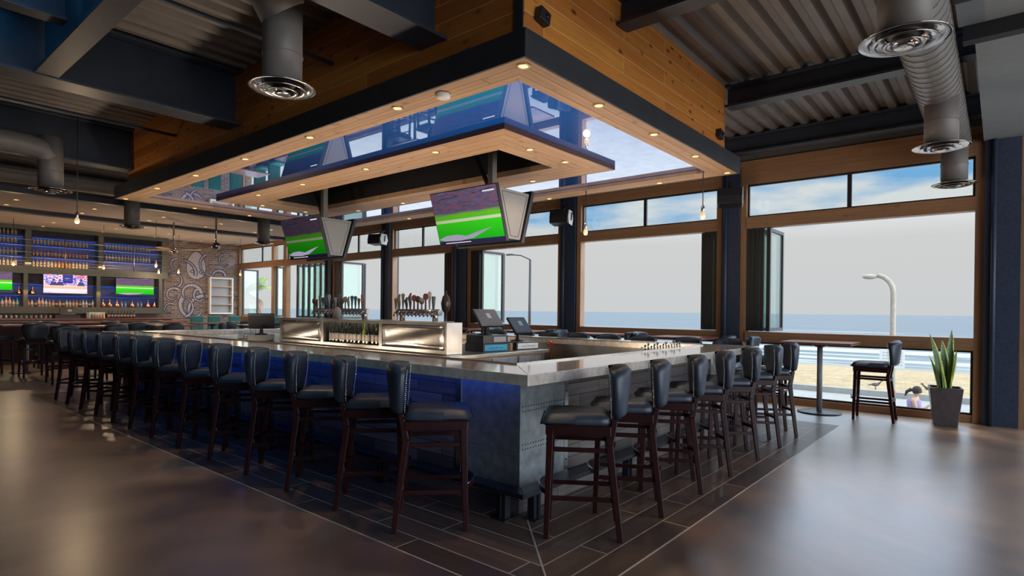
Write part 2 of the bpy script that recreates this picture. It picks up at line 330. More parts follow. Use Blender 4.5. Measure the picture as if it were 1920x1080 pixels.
def mk_tv(name, kind, strength=1.6):
    """local coordinates: X across 0..1, Z up 0..1"""
    m = bpy.data.materials.new(name); m.use_nodes = True; nt = m.node_tree; N, L = nt.nodes, nt.links; N.clear()
    o = N.new('ShaderNodeOutputMaterial'); e = N.new('ShaderNodeEmission'); e.inputs[1].default_value = strength
    uv = N.new('ShaderNodeUVMap'); s = N.new('ShaderNodeSeparateXYZ'); L.new(uv.outputs[0], s.inputs[0])
    mp = N.new('ShaderNodeMapping'); mp.inputs['Scale'].default_value = (3.2, 14, 1) if kind == 'game' else (6, 6, 1); L.new(uv.outputs[0], mp.inputs[0])
    n = N.new('ShaderNodeTexNoise'); n.inputs['Scale'].default_value = 1; n.inputs['Detail'].default_value = 3; L.new(mp.outputs[0], n.inputs['Vector'])
    if kind == 'game':
        crowd = ramp(N, [(.32, (.02,.02,.05)), (.45, (.08,.065,.1)), (.52, (.15,.05,.08)), (.56, (.05,.05,.12)), (.7, (.13,.11,.15))]); L.new(n.outputs['Fac'], crowd.inputs[0])
        wob = N.new('ShaderNodeMath'); wob.operation = 'MULTIPLY_ADD'; wob.inputs[1].default_value = .09; L.new(n.outputs['Fac'], wob.inputs[0]); L.new(s.outputs['Y'], wob.inputs[2])
        field = ramp(N, [(0, (.02,.015,.05)), (.075, (.02,.015,.05)), (.08, (.01,.3,.01)), (.42, (.03,.42,.01)), (.425, (.42,.44,.3)), (.475, (.42,.44,.3)), (.48, (.05,.38,.01)), (.6, (.12,.28,.02)), (.64, (.2,.12,.03))], 'LINEAR'); L.new(s.outputs['Y'], field.inputs[0])
        f = ramp(N, [(.6, (0,0,0)), (.66, (1,1,1))]); L.new(wob.outputs[0], f.inputs[0])
        col = mix(N, L, field.outputs[0], crowd.outputs[0], f.outputs[0])
        L.new(col, e.inputs[0])
    else:
        cr = ramp(N, [(.3, (.5,.45,.85)), (.42, (.1,.1,.45)), (.5, (.85,.6,.7)), (.58, (.6,.02,.1)), (.66, (.85,.85,.95))], 'CONSTANT'); L.new(n.outputs['Fac'], cr.inputs[0])
        desk = ramp(N, [(0, (.55,.35,.7)), (.18, (.75,.72,.85)), (.3, (.85,.35,.2)), (.42, (.85,.6,.5)), (.46, (.3,.1,.3))]); L.new(s.outputs['Y'], desk.inputs[0])
        f = ramp(N, [(.42, (0,0,0)), (.47, (1,1,1))]); L.new(s.outputs['Y'], f.inputs[0])
        L.new(mix(N, L, desk.outputs[0], cr.outputs[0], f.outputs[0]), e.inputs[0])
    lw = N.new('ShaderNodeLayerWeight'); lw.inputs[0].default_value = .5; a1 = N.new('ShaderNodeMath'); a1.operation = 'SUBTRACT'; a1.inputs[0].default_value = 1; L.new(lw.outputs['Facing'], a1.inputs[1]); a2 = N.new('ShaderNodeMath'); a2.operation = 'POWER'; L.new(a1.outputs[0], a2.inputs[0]); a2.inputs[1].default_value = 3.5; a3 = N.new('ShaderNodeMath'); a3.operation = 'MULTIPLY'; L.new(a2.outputs[0], a3.inputs[0]); a3.inputs[1].default_value = strength; L.new(a3.outputs[0], e.inputs[1])   # LCD panels dim off axis
    L.new(e.outputs[0], o.inputs[0]); return m
mt['tv_game'] = mk_tv('game_broadcast', 'game', 2.0)
mt['tv_game2'] = mk_tv('game_broadcast_bright', 'game', 1.1)
mt['tv_news'] = mk_tv('news_broadcast', 'news', .8)
mt['tv_line'] = M('screen_pale_shape', (0,0,0), .5, emc=(.32,.3,.42), em=.5)
mt['tv_white'] = M('screen_caption', (0,0,0), .5, emc=(.9,.9,.9), em=.4)
mt['tv_blue'] = M('screen_blue_panel', (0,0,0), .5, emc=(.01,.02,.3), em=.5)
def quad_uv(name, pts, mat, parent=None):
    me = bpy.data.meshes.new(name); me.from_pydata([tuple(p) for p in pts], [], [(0,1,2,3)]); uv = me.uv_layers.new(name='UVMap')
    for i, c in enumerate(((0,0),(1,0),(1,1),(0,1))): uv.data[i].uv = c
    me.materials.append(mat); o = bpy.data.objects.new(name, me); C.objects.link(o)
    if parent: o.parent = parent
    return o
# ------------------------------------------------------------------ key dimensions
W = 10.25; K = W/10.02
def wy(y): return y*K
def wz(z): return 1.49+(z-1.49)*K
YB = 22.0; ZD = 4.43; ZC = 3.81
X0, X1, Y0, Y1 = 2.98, 7.73, 2.35, 11.53      # counter outer edge
# ------------------------------------------------------------------ floor
b = MB(); gx0, gx1, gy0, gy1 = 2.33, 8.77, 1.63, 12.43; xw, xe, ys, yn = -8, W+.12, -7, YB
for r in ((xw, gx0, ys, yn), (gx1, xe, ys, yn), (gx0, gx1, ys, gy0), (gx0, gx1, gy1, yn)): b.box(r[0], r[1], r[2], r[3], -.12, 0)
b.box(4.03, 7.07, 3.33, 10.73, -.12, -.0)
st(b.build('floor', mt['floor']))
w = 1.7
b = MB(); b.prism([(gx0,gy0),(gx0+w,gy0+w),(gx0+w,gy1-w),(gx0,gy1)], -.12, 0); b.prism([(gx1,gy0),(gx1,gy1),(gx1-w,gy1-w),(gx1-w,gy0+w)], -.12, 0)
st(b.build('trim_1', mt['tileY']))
b = MB(); b.prism([(gx0,gy0),(gx1,gy0),(gx1-w,gy0+w),(gx0+w,gy0+w)], -.12, 0); b.prism([(gx0,gy1),(gx0+w,gy1-w),(gx1-w,gy1-w),(gx1,gy1)], -.12, 0)
st(b.build('trim_2', mt['tileX']))
b = MB(); g = .006
for (a, c) in (((gx0,gy0),(gx1,gy0)), ((gx0,gy0),(gx0,gy1)), ((gx1,gy0),(gx1,gy1)), ((gx0,gy1),(gx1,gy1)), ((gx0,gy0),(gx0+1.0,gy0+1.0)), ((gx1,gy0),(gx1-1.0,gy0+1.0))):
    b.bar((a[0],a[1],.0003), (c[0],c[1],.0003), .011, .001)
st(b.build('trim_3', M('pale_grout_line', (.5,.4,.32), .6)))
# ------------------------------------------------------------------ corrugated deck (with the skylight opening at the left)
b = MB(); P = .225; y = -7.0
def deckstrip(x0, x1, y, yend):
    z = ZD; a = [(y, z), (y+.045, z-.062), (y+.115, z-.062), (y+.16, z), (y+P, z)]
    for (ya, za), (yb, zb) in zip(a, a[1:]):
        b.face([(x0,ya,za),(x1,ya,za),(x1,yb,zb),(x0,yb,zb)])
SKX0, SKX1, SKY0, SKY1 = -2.6, 1.15, 4.2, 6.95
while y < 15.4:
    if SKY0 < y+P/2 < SKY1: deckstrip(-8, SKX0, y, 0); deckstrip(SKX1, W+.1, y, 0)
    else: deckstrip(-8, W+.1, y, 0)
    y += P
b.box(-8, SKX0, -7, 15.6, ZD+.005, ZD+.2); b.box(SKX1, W+.3, -7, 15.6, ZD+.005, ZD+.2); b.box(SKX0, SKX1, -7, SKY0, ZD+.005, ZD+.2); b.box(SKX0, SKX1, SKY1, 15.6, ZD+.005, ZD+.2)
st(b.build('ceiling', mt['deck']))
b = MB()
for x in (SKX0, -1.35, -.1, SKX1): b.box(x-.025, x+.025, SKY0, SKY1, ZD-.02, ZD+.25)
for y in (SKY0, 5.55, SKY1): b.box(SKX0, SKX1, y-.025, y+.025, ZD-.02, ZD+.25)
sk = b.build('window_20', mt['steel_dark']); st(sk)
b = MB(); b.box(SKX0, SKX1, SKY0, SKY1, ZD+.21, ZD+.22); b.build('skylight_glass', glassmat('blue_skylight_glass', (.35,.75,.95), .02), sk)
# plaster ceiling at the back, downstand and dark strips
b = MB(); b.box(-8, W, 15.6, 18.0, ZC, ZC+.1); b.box(-8, W, 18.75, YB, ZC, ZC+.1)
st(b.build('ceiling_plaster', mt['offwhite'])).name = 'ceiling_2'
b = MB(); b.box(-8, W, 18.0, 18.75, ZC+.14, ZC+.2); b.box(-8, W, 18.0, 18.03, ZC-.06, ZC+.14); b.box(-8, W, 18.3, 18.6, ZC-.05, ZC+.05)
st(b.build('trim_4', mt['steel_dark']))
b = MB(); b.box(-8, W, 15.45, 15.6, ZC-.02, ZD+.15)
st(b.build('trim_5', mt['brown']))
b = MB(); b.box(-8, W, 15.25, 15.45, ZC-.04, ZC+.08)
st(b.build('trim_6', mt['steel_dark']))
# right hand soffit and light rails
b = MB(); b.box(6.45, W, -.9, .19, 3.86, 3.98)
b.box(5.75, 6.33, -.9, .3, 3.97, 4.04); b.box(5.0, 5.6, -.9, .3, 4.05, 4.12)
st(b.build('ceiling_3', mt['soffitgrey']))
b = MB(); b.box(6.33, 6.45, -.9, .27, 3.84, 4.0); b.box(5.6, 5.75, -.9, .3, 3.93, 4.06); st(b.build('trim_11', mt['black']))
def ibeam(name, p, axis, a0, a1, zb, zt, fw, label, grp='steel roof beams', mat='steel_dark'):
    b = MB(); tf = .03
    def bx(u0, u1, z0, z1):
        if axis == 'X': b.box(a0, a1, u0, u1, z0, z1)
        else: b.box(u0, u1, a0, a1, z0, z1)
    bx(p-fw/2, p+fw/2, zb, zb+tf); bx(p-fw/2, p+fw/2, zt-tf, zt); bx(p-.012, p+.012, zb+tf, zt-tf)
    return tag(b.build(name, mt[mat], bevel=.004), label, 'beam', grp)
HX0, HX1, HY0, HY1, HZ = 3.186, 7.6, 2.567, 11.26, 3.27
ibeam('roof_beam', 3.66, 'X', -8, HX0+.14, 3.7, ZD-.07, .33, 'dark steel roof beam meeting the hood near its front corner')
ibeam('roof_beam', 7.25, 'X', -8, HX0+.14, 3.7, ZD-.07, .33, 'dark blue lit steel beam meeting the long hood side at mid length')
ibeam('roof_beam', 10.95, 'X', -8, HX0+.14, 3.7, ZD-.07, .3, 'dark steel roof beam meeting the hood near its far left end')
ibeam('roof_beam', 1.435, 'Y', 3.83, 7.08, 3.71, ZD-.07, .19, 'short steel cross beam between two roof beams at upper left')
ibeam('roof_beam', 5.95, 'X', -8, 1.33, 3.82, ZD-.07, .16, 'steel beam with bolt heads catching blue skylight glow, top left corner')
ibeam('roof_beam', 4.78, 'Y', -7, HY0+.14, 4.1, ZD-.06, .2, 'steel roof beam under grey deck meeting the right canopy side near its front corner')
ibeam('roof_beam', 7.52, 'Y', -7, HY0+.14, 4.1, ZD-.06, .2, 'steel roof beam with pale lower flange joining the right end of the hood')
ibeam('roof_beam', 9.75, 'Y', -7, 15.2, 4.08, ZD-.06, .22, 'long steel roof beam just inside the window wall header')
b = MB()
for z in (4.05, 4.2):
    b.sphere((1.15, 5.86, z), .022, 8, 6); b.sphere((1.02, 5.86, z), .022, 8, 6)
tag(b.build('beam_bolts', mt['steel_dark']), 'bolt heads on the blue lit beam at top left', 'bolts')
for nm, y, z, xa, lab in (('sprinkler_pipe', 5.15, 3.94, -3, 'thin dark pipe ending at the hood wall below the ribbed deck'), ('sprinkler_pipe', 9.07, 3.94, -3, 'thin dark pipe ending at the hood near the second roof beam')):
    b = MB(); b.tube([(xa,y,z),(HX0+.14,y,z)], .022, 8); tag(b.build(nm, mt['steel_dark']), lab, 'pipe', 'ceiling pipes')
# ------------------------------------------------------------------ hood over the bar
hood = thing('bar_canopy', 'huge cedar clad canopy with black steel band hanging over the bar', 'canopy', (0,0,0))
ins = .15; FZ = 3.475
b = MB(); b.box(HX0+ins, HX0+ins+.03, HY0+ins, HY1-ins, FZ-.1, ZD-.0); b.build('cedar_cladding', mt['hoodY'], hood)
b = MB(); b.box(HX0+ins+.03, HX1-ins-.03, HY0+ins, HY0+ins+.03, FZ-.1, ZD-.0); b.build('cedar_cladding', mt['hoodX'], hood)
b = MB(); b.box(HX1-ins-.03, HX1-ins, HY0+ins, HY1-ins, FZ-.1, ZD-.0); b.build('cedar_cladding', mt['hoodY'], hood)
b = MB(); b.box(HX0+ins+.03, HX1-ins-.03, HY1-ins-.03, HY1-ins, FZ-.1, ZD-.0); b.build('cedar_cladding', mt['hoodX'], hood)
b = MB(); t = .02; b.box(HX0+ins-.012, HX0+ins-.0, HY0+ins-.012, HY0+ins+.07, FZ, ZD-.02); b.build('corner_strip', mt['fascia'], hood)
b = MB()
b.box(HX0, HX0+t, HY0, HY1, HZ, FZ); b.box(HX1-t, HX1, HY0, HY1, HZ, FZ); b.box(HX0+t, HX1-t, HY0, HY0+t, HZ, FZ); b.box(HX0+t, HX1-t, HY1-t, HY1, HZ, FZ)
b.box(HX0+t, HX0+ins+.02, HY0+t, HY1-t, FZ-.02, FZ); b.box(HX1-ins-.02, HX1-t, HY0+t, HY1-t, FZ-.02, FZ); b.box(HX0+ins, HX1-ins, HY0+t, HY0+ins+.02, FZ-.02, FZ); b.box(HX0+ins, HX1-ins, HY1-ins-.02, HY1-t, FZ-.02, FZ)
b.build('steel_band', mt['fascia'], hood)
def ring(x0, x1, y0, y1, w, z0, z1, nm):
    for poly, m_ in (([(x0,y0),(x0+w,y0+w),(x0+w,y1-w),(x0,y1)],'sofY'), ([(x1,y0),(x1,y1),(x1-w,y1-w),(x1-w,y0+w)],'sofY'), ([(x0,y0),(x1,y0),(x1-w,y0+w),(x0+w,y0+w)],'sofX'), ([(x0,y1),(x0+w,y1-w),(x1-w,y1-w),(x1,y1)],'sofX')):
        b = MB(); b.prism(poly, z0, z1); b.build(nm, mt[m_], hood)
ring(HX0+t, HX1-t, HY0+t, HY1-t, .30, HZ+.004, HZ+.05, 'outer_soffit')
ring(4.33, 6.44, 3.74, 10.07, .545, HZ, HZ+.07, 'inner_soffit')
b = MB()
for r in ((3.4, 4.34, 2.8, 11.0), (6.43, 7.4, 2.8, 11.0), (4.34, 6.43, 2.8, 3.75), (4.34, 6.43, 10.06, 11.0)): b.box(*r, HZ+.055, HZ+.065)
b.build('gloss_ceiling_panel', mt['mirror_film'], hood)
b = MB()
for r in ((4.82, 4.87, 4.28, 9.53), (5.9, 5.95, 4.28, 9.53), (4.82, 5.95, 4.24, 4.29), (4.82, 5.95, 9.52, 9.57)): b.box(*r, HZ+.07, HZ+.6)
b.box(4.82, 5.95, 4.24, 9.57, HZ+.6, HZ+.63)
b.build('dark_recess', mt['black'], hood)
b = MB(); q = .012
b.box(4.33-q, 4.33, 3.74-q, 10.07+q, HZ-.002, HZ+.055); b.box(6.44, 6.44+q, 3.74-q, 10.07+q, HZ-.002, HZ+.055); b.box(4.33, 6.44, 3.74-q, 3.74, HZ-.002, HZ+.055); b.box(4.33, 6.44, 10.07, 10.07+q, HZ-.002, HZ+.055)
b.build('edge_trim', M('oxblood_trim', (.06,.018,.018), .4), hood)
# downlights
dl = thing('downlight', 'x', 'downlight', (3.31, 2.68, HZ), 0, 'recessed downlights under the bar canopy')
b = MB(); b.lathe([(.036,-.001),(.052,-.001),(.052,-.006),(.036,-.006)], seg=20, close=True); b.build('trim_ring', mt['frosted'], dl)
b = MB(); b.lathe([(.0355,-.0015),(.0355,.0),(.0,.0)][::-1] if False else [(.0355,-.0022),(.0355,-.0005)], seg=20); b.build('lens', mt['lamp_warm'], dl)
spots = [(3.31,2.68)]
def spot(x, y, z, power, ang=110, col=(1,.72,.42)):
    l = bpy.data.lights.new('downlight_beam', 'SPOT'); l.energy = power; l.spot_size = R(ang); l.spot_blend = .7; l.color = col; l.shadow_soft_size = .04
    o = bpy.data.objects.new('downlight_beam', l); C.objects.link(o); o.location = (x, y, z-.02)
HL = [(3.31,2.68,'outer band at the near corner of the canopy')]
for i, yy in enumerate((4.11,5.53,6.95,8.35,9.73,11.12)): HL.append((3.31,yy,'outer canopy band, long left side, %s from the corner light' % ORD[i]))
for i, xx in enumerate((4.35,5.4,6.44,7.45)): HL.append((xx,2.68,'outer canopy band, right side, %s from the corner light' % ORD[i]))
for i, yy in enumerate((3.62,5.5,7.2,8.9)): HL.append((7.48,yy,'outer canopy band, window side, %s from the right corner' % ORD[i]))
for i, xx in enumerate((4.4,5.4,6.4)): HL.append((xx,11.14,'outer canopy band, far end, %s from the left' % ORD[i]))
for i, yy in enumerate((4.91,6.2,7.7,8.99)): HL.append((4.5,yy,'inner canopy ring, long left side, %s from the front' % ORD[i]))
for i, xx in enumerate((5.07,5.75)): HL.append((xx,4.0,'inner canopy ring, short front side, %s from the left' % ORD[i]))
for i, yy in enumerate((4.94,6.2,7.69,8.94)): HL.append((6.33,yy,'inner canopy ring, window side, %s from the front' % ORD[i]))
HL.append((5.82,9.85,'inner canopy ring at its far end, on the right')); HL.append((5.0,9.85,'inner canopy ring at its far end, on the left'))
dl['label'] = 'glowing downlight at the near outer corner of the canopy soffit'
for x, y, s in HL[1:]: dup(dl, (x, y, HZ), 0, 'glowing downlight in '+s)
for x, y in ((3.31,2.75),(3.31,6),(3.31,9),(5.4,2.7),(7.4,5),(7.4,9),(4.55,6),(6.3,7),(5.4,4.0)): spot(x, y, HZ-.01, 22)
CLS = [(x, y) for y in (16.6,17.6,20.3,21.5) for x in (2.85,4.3,5.8,7.25,8.7)]
for i, (x, y) in enumerate(CLS):
    dup(dl, (x, y, ZC), 0, 'plaster ceiling downlight beyond the canopy, row %s back, %s from the left' % (ORD[i//5], ORD[i % 5]), 'recessed downlights in the rear plaster ceiling', (1.3,1.3,1))
for x in (3, 5, 7, 9):
    for y in (16.8, 20.3): spot(x, y, ZC-.01, 30, 130)
b = MB(); b.lathe([(.065,0),(.06,-.03),(.03,-.04)], (3.33,3.55,HZ), 20); tag(b.build('smoke_detector', mt['white']), 'round white smoke detector on the left soffit band of the canopy', 'detector')
# ------------------------------------------------------------------ bar
bar = thing('bar_counter', 'long grey quartz topped rectangular bar with tile and metal front', 'bar', (0,0,0))
def rring(b, x0, x1, y0, y1, w, z0, z1):
    b.prism([(x0,y0),(x0+w,y0+w),(x0+w,y1-w),(x0,y1)], z0, z1); b.prism([(x1,y0),(x1,y1),(x1-w,y1-w),(x1-w,y0+w)], z0, z1)
    b.prism([(x0,y0),(x1,y0),(x1-w,y0+w),(x0+w,y0+w)], z0, z1); b.prism([(x0,y1),(x0+w,y1-w),(x1-w,y1-w),(x1,y1)], z0, z1)
b = MB(); rring(b, X0, X1, Y0, Y1, .53, .995, 1.07); b.build('countertop', mt['quartz'], bar, bevel=.004, weld=False)
b = MB(); rring(b, X0+.52, X1-.52, Y0+.52, Y1-.52, .012, 1.068, 1.082); b.build('inner_lip', mt['steel'], bar)
bx0, bx1, by0, by1 = 3.31, 7.4, 2.68, 11.2
for q_, m_ in (((bx0, bx0+.1, by0+.1, by1-.1),'faceY'), ((bx1-.1, bx1, by0+.1, by1-.1),'faceY'), ((bx0, bx1, by0, by0+.1),'faceX'), ((bx0, bx1, by1-.1, by1),'faceX')):
    b = MB(); b.box(*q_, 0, .995); b.build('tile_front', mt[m_], bar)
b = MB(); b.box(bx0+.1, bx0+.14, by0+.1, by1-.1, 0, .99); b.box(bx1-.14, bx1-.1, by0+.1, by1-.1, 0, .99); b.box(bx0+.14, bx1-.14, by0+.1, by0+.14, 0, .99); b.box(bx0+.14, bx1-.14, by1-.14, by1-.1, 0, .99)
b.build('inner_lining', mt['steel'], bar)
b = MB(); e = .012
b.box(bx0-e, bx0, by0-e, 3.32, .175, .99); b.box(bx0, 3.91, by0-e, by0, .175, .99); b.build('corner_cladding', mt['galv'], bar)
for i, (ya, yb) in enumerate(((6.6, 6.98), (10.4, 10.75))):
    b = MB(); b.box(bx0-e, bx0, ya, yb, .175, .99); b.build('metal_pier_panel', mt['galv'], bar)
b = MB(); b.box(6.94, 7.4, by0-e, by0, .175, .99); b.build('metal_pier_panel', mt['galv'], bar)
for q_ in ((3.86, 3.91, by0-e-.004, by0-e), (bx0-e-.004, bx0-e, 3.27, 3.32), (6.94, 6.99, by0-e-.004, by0-e)):
    b = MB(); b.box(*q_, .175, .99); b.build('edge_angle', mt['steel'], bar)
b = MB()
for z in (.47, .505, .75, .785):
    for k in range(18): b.sphere((3.33+.032*k, by0-e, z), .0055, 6, 4)
for z in (.42, .455):
    for k in range(18): b.sphere((bx0-e, 2.69+.034*k, z), .0055, 6, 4)
for z in (.3, .85):
    b.sphere((3.885, by0-e-.004, z), .008, 6, 4)
b.build('rivets', M('dark_rivet', (.05,.05,.055), .4, metal=.8), bar)
b = MB(); b.box(X0+.1, X0+.13, Y0+.3, Y1-.2, .985, .994); b.build('led_strip', mt['led_blue'], bar)
def area(name, loc, rot, sx, sy, power, col):
    l = bpy.data.lights.new(name, 'AREA'); l.shape = 'RECTANGLE'; l.size = sx; l.size_y = sy; l.energy = power; l.color = col
    o = bpy.data.objects.new(name, l); C.objects.link(o); o.location = loc; o.rotation_euler = rot; return o
area('counter_led_light', (X0+.14, 6.9, .98), (0, R(-35), 0), .05, 8.2, 2.8, (.02,.12,1))
# foot rail
fr = MB(); rx, ry = 3.12, 2.49
fr.prism([(rx,ry),(rx+.13,ry+.13),(rx+.13,11.3),(rx,11.3)], .19, .225); fr.prism([(rx,ry),(7.5,ry),(7.5,ry+.13),(rx+.13,ry+.13)], .19, .225)
fr.build('foot_rail', mt['rail_black'], bar, bevel=.004)
PST = [(3.185, y) for y in (2.72,4.1,5.5,6.9,8.3,9.7,11.1)] + [(x, 2.555) for x in (3.33,4.7,6.0,7.3)]
for x, y in PST:
    b = MB()
    if y == 2.555: b.box(x-.04, x+.04, y-.03, y+.03, .008, .19); b.box(x-.006, x+.006, y-.045, y-.03, .008, .19)
    else: b.box(x-.03, x+.03, y-.04, y+.04, .008, .19); b.box(x-.045, x-.03, y-.006, y+.006, .008, .19)
    b.box(x-.065, x+.065, y-.065, y+.065, 0, .008); b.build('rail_post', mt['rail_black'], bar)
# ------------------------------------------------------------------ bar stool prototype (faces local +X)
def pad_mesh():
    b = MB(); nu, nv = 14, 12
    def surf(u, v, side):
        w = .155 + .075*math.sin(min(1, v*1.5)*PI/2) - .03*max(0, v-.82)/.18
        y = u*w; z = .775 + .355*v - .022*(abs(u)**3)*v
        x = -.275 + .115*(u*u)*(.45+.55*v) - .035*v
        edge = max(abs(u), abs(2*v-1)**1.3)
        th = .036*max(0, 1-edge**7)**.5
        n = Vector((1, -1.05*u*.6, 0)).normalized()
        return Vector((x, y, z)) + n*th*side
    def gridpts(side): return [[surf(-1+2*j/nu, i/nv, side) for j in range(nu+1)] for i in range(nv+1)]
    b.grid(gridpts(1)); b.grid(gridpts(-1)); return b
def make_stool(label, group):
    t = thing('bar_stool', label, 'bar stool', (0,0,0), 0, group)
    b = MB(); n = 12   # cushion
    def cs(u, v, top):
        x = .025+.235*u; wv = .225 - .02*(u < 0)*(-u); y = wv*v
        r = max(abs(u)**6, abs(v)**6) if True else 0
        k = (1-max(abs(u), abs(v))**8)**.5
        return Vector((x, y, (.765 + .058*k - .012*max(0, u)**3) if top else (.765 - .03*k)))
    for tp in (1, 0): b.grid([[cs(-1+2*i/n, -1+2*j/n, tp) for j in range(n+1)] for i in range(n+1)])
    b.build('seat', mt['leather'], t, weld=True)
    b = MB(); b.box(-.2, .225, -.2, .2, .68, .745); b.build('seat_frame', mt['mahog'], t, bevel=.006)
    pad_mesh().build('backrest', mt['leather'], t, weld=True)
    for s in (-1, 1):
        b = MB()
        for k in range(22):
            v = .06+.86*k/21; w = .155 + .075*math.sin(min(1, v*1.5)*PI/2) - .03*max(0, v-.82)/.18
            b.sphere((-.275+.115*(.45+.55*v)*.86-.035*v+.027, s*w*.93, .775+.355*v-.02*v), .0048, 5, 4)
        b.build('nailhead_trim', mt['brass'], t)
    for s in (-1, 1):
        b = MB(); b.bar((.195, s*.178, .72), (.215, s*.19, 0), .045, .045, (1,0,0), .034, .034); b.build('leg', mt['mahog'], t, bevel=.004)
        b = MB(); b.bar((-.225, s*.172, .79), (-.19, s*.178, .62), .04, .036, (1,0,0), .045, .045); b.bar((-.19, s*.178, .62), (-.265, s*.195, 0), .045, .045, (1,0,0), .034, .036); b.build('leg', mt['mahog'], t, bevel=.004)
    for s in (-1, 1):
        for z, xb in ((.585, -.195), (.265, -.235)):
            b = MB(); b.bar((xb+.01, s*.182, z), (.2, s*.182, z), .018, .03); b.build('stretcher', mt['mahog'], t, bevel=.003)
    def bow(x0, dx, z, nm='stretcher'):
        b = MB(); pts = [(x0+dx*(1-(k/5-1)**2), .18*(k/5-1), z) for k in range(11)]
        for p, q in zip(pts, pts[1:]): b.bar(p, q, .026, .032)
        return b.build(nm, mt['mahog'], t)
    bow(-.195, -.03, .585); bow(-.215, -.045, .3); f = bow(.21, .05, .3, 'footrest')
    b = MB(); b.tube([(.21+.058*(1-(k/5-1)**2)+.007, .18*(k/5-1), .318) for k in range(11)], .007, 6); b.build('footrest_plate', mt['chrome'], f)
    return t
st0 = make_stool('', 'bar stools along the long left side of the bar')
first = True
LY = [3.03,3.70,4.40,5.09,5.85,6.61,7.36,8.07,8.70,9.41,10.10,10.79,11.44]
def place(x, y, az, label, group):
    global first
    if first:
        first = False; st0.location = (x, y, 0); st0.rotation_euler = (0,0,R(az)); st0['label'] = label; st0['group'] = group; return st0
    return dup(st0, (x, y, 0), R(az), label, group)
for i, y in enumerate(LY):
    lab = ('navy bar stool of the left row nearest the metal clad corner, turned showing its seat' if i == 0 else 'navy bar stool with nailhead trim, %s of left row from the near bar corner' % ORD[i])
    place(2.80 + (0 if i else 0), y, -43+random.uniform(-2, 2), lab, 'bar stools along the long left side of the bar')
RX = [3.36,3.98,4.70,5.38,6.16,6.93,7.62]
for i, x in enumerate(RX):
    lab = ('navy bar stool of the right row nearest the camera by the metal clad corner' if i == 0 else 'navy bar stool with nailhead trim, %s of right row from the near bar corner' % ORD[i])
    place(x, 2.19, 122+random.uniform(-2, 2), lab, 'bar stools along the right side of the bar')
FY = [2.9,3.5,4.2,4.82,5.4,6.0,6.55,7.2]
for i, y in enumerate(FY): place(7.98, y, 180, 'bar stool behind the far counter on the window side, %s from the right corner' % ORD[i], 'bar stools on the window side of the bar')
# high tables
def make_table(label, loc, grp, sx=.75, sy=.95):
    t = thing('bar_height_table', label, 'table', loc, 0, grp)
    b = MB(); b.box(-sx/2, sx/2, -sy/2, sy/2, 1.035, 1.07); b.build('tabletop', mt['tabletop'], t, bevel=.004)
    b = MB(); b.tube([(0,0,.03),(0,0,1.0)], .038, 14); b.build('pedestal', mt['greyplastic'], t)
    b = MB(); b.lathe([(.3,0),(.3,.012),(.26,.022),(.06,.032)], seg=36); b.build('base', mt['rail_black'], t)
    b = MB(); b.lathe([(.04,.98),(.12,1.02),(.12,1.034)], seg=16); b.build('top_plate', mt['rail_black'], t)
    return t
T0 = make_table('red brown bar height table on a round pedestal base nearest the potted plant', (9.72,2.07,0), 'pedestal tables along the window wall')
WT = [4.2, 5.97, 7.74, 9.5, 11.3]
for i, y in enumerate(WT): dup(T0, (9.66, y, 0), 0, 'red topped pedestal table by the windows, %s beyond the one nearest the planter' % ORD[i])
place(9.66, 1.37, 92, 'bar stool between the tall potted plant and the nearest window table', 'bar stools at the window tables')
place(9.62, 2.77, -88, 'bar stool on the far side of the window table nearest the planter', 'bar stools at the window tables')
for i, y in enumerate(WT):
    place(9.62, y-.57, 90, 'bar stool on the near side of the %s window table beyond the planter one' % ORD[i], 'bar stools at the window tables')
    place(9.62, y+.57, -90, 'bar stool on the far side of the %s window table beyond the planter one' % ORD[i], 'bar stools at the window tables')
RT = [(1.75,14.6),(3.05,16.6),(3.75,15.0),(5.3,16.55),(5.45,15.05),(6.95,16.4),(7.2,14.2),(8.6,15.0),(8.5,17.6),(4.4,18.6),(6.6,18.7)]
for i, (x, y) in enumerate(RT): dup(T0, (x, y, 0), R(90), 'pedestal table in the dining area beyond the bar, %s in the group' % ORD[i], 'pedestal tables beyond the far end of the bar')
RS = [(2.95,15.5,90),(3.1,14.0,90),(4.79,15.4,90),(5.1,14.2,90),(6.77,15.3,90),(6.2,14.7,160),(3.95,14.1,100),(4.83,17.5,90),(2.5,16.4,20),(1.6,13.8,80),(7.9,16.6,90),(8.9,16.2,200),(7.1,13.4,90),(7.9,13.9,170),(5.9,17.6,90),(3.6,17.6,90),(8.3,14.2,95)]
for i, (x, y, a) in enumerate(sorted(RS, key=lambda q: q[1])):
    place(x, y, a, 'dark stool at the pedestal tables beyond the bar, %s nearest to the bar' % (ORD+['fifteenth','sixteenth','seventeenth'])[i], 'bar stools in the dining area beyond the bar')
# teal booths near the rear corner
bt = thing('booth_bench', 'teal vinyl booth seat against the window nearest the bar', 'booth', (9.66,18.2,0), 0, 'teal booth benches at the rear')
b = MB(); b.box(-.2,.2,-.4,.0,0,.42); b.build('base', mt['mahog'], bt)
b = MB(); b.box(-.2,.2,-.4,.02,.42,.52); b.build('seat', mt['leather_teal'], bt, bevel=.03)
b = MB(); b.box(-.2,.2,.02,.12,0,1.2); b.build('backrest', mt['leather_teal'], bt, bevel=.03)
for i, (x, y) in enumerate(((9.68,19.2),(9.37,20.3),(8.7,20.35),(8.18,20.4))): dup(bt, (x,y,0), 0, 'teal vinyl booth seat by the rear wall, %s counting left from the window' % ORD[i])
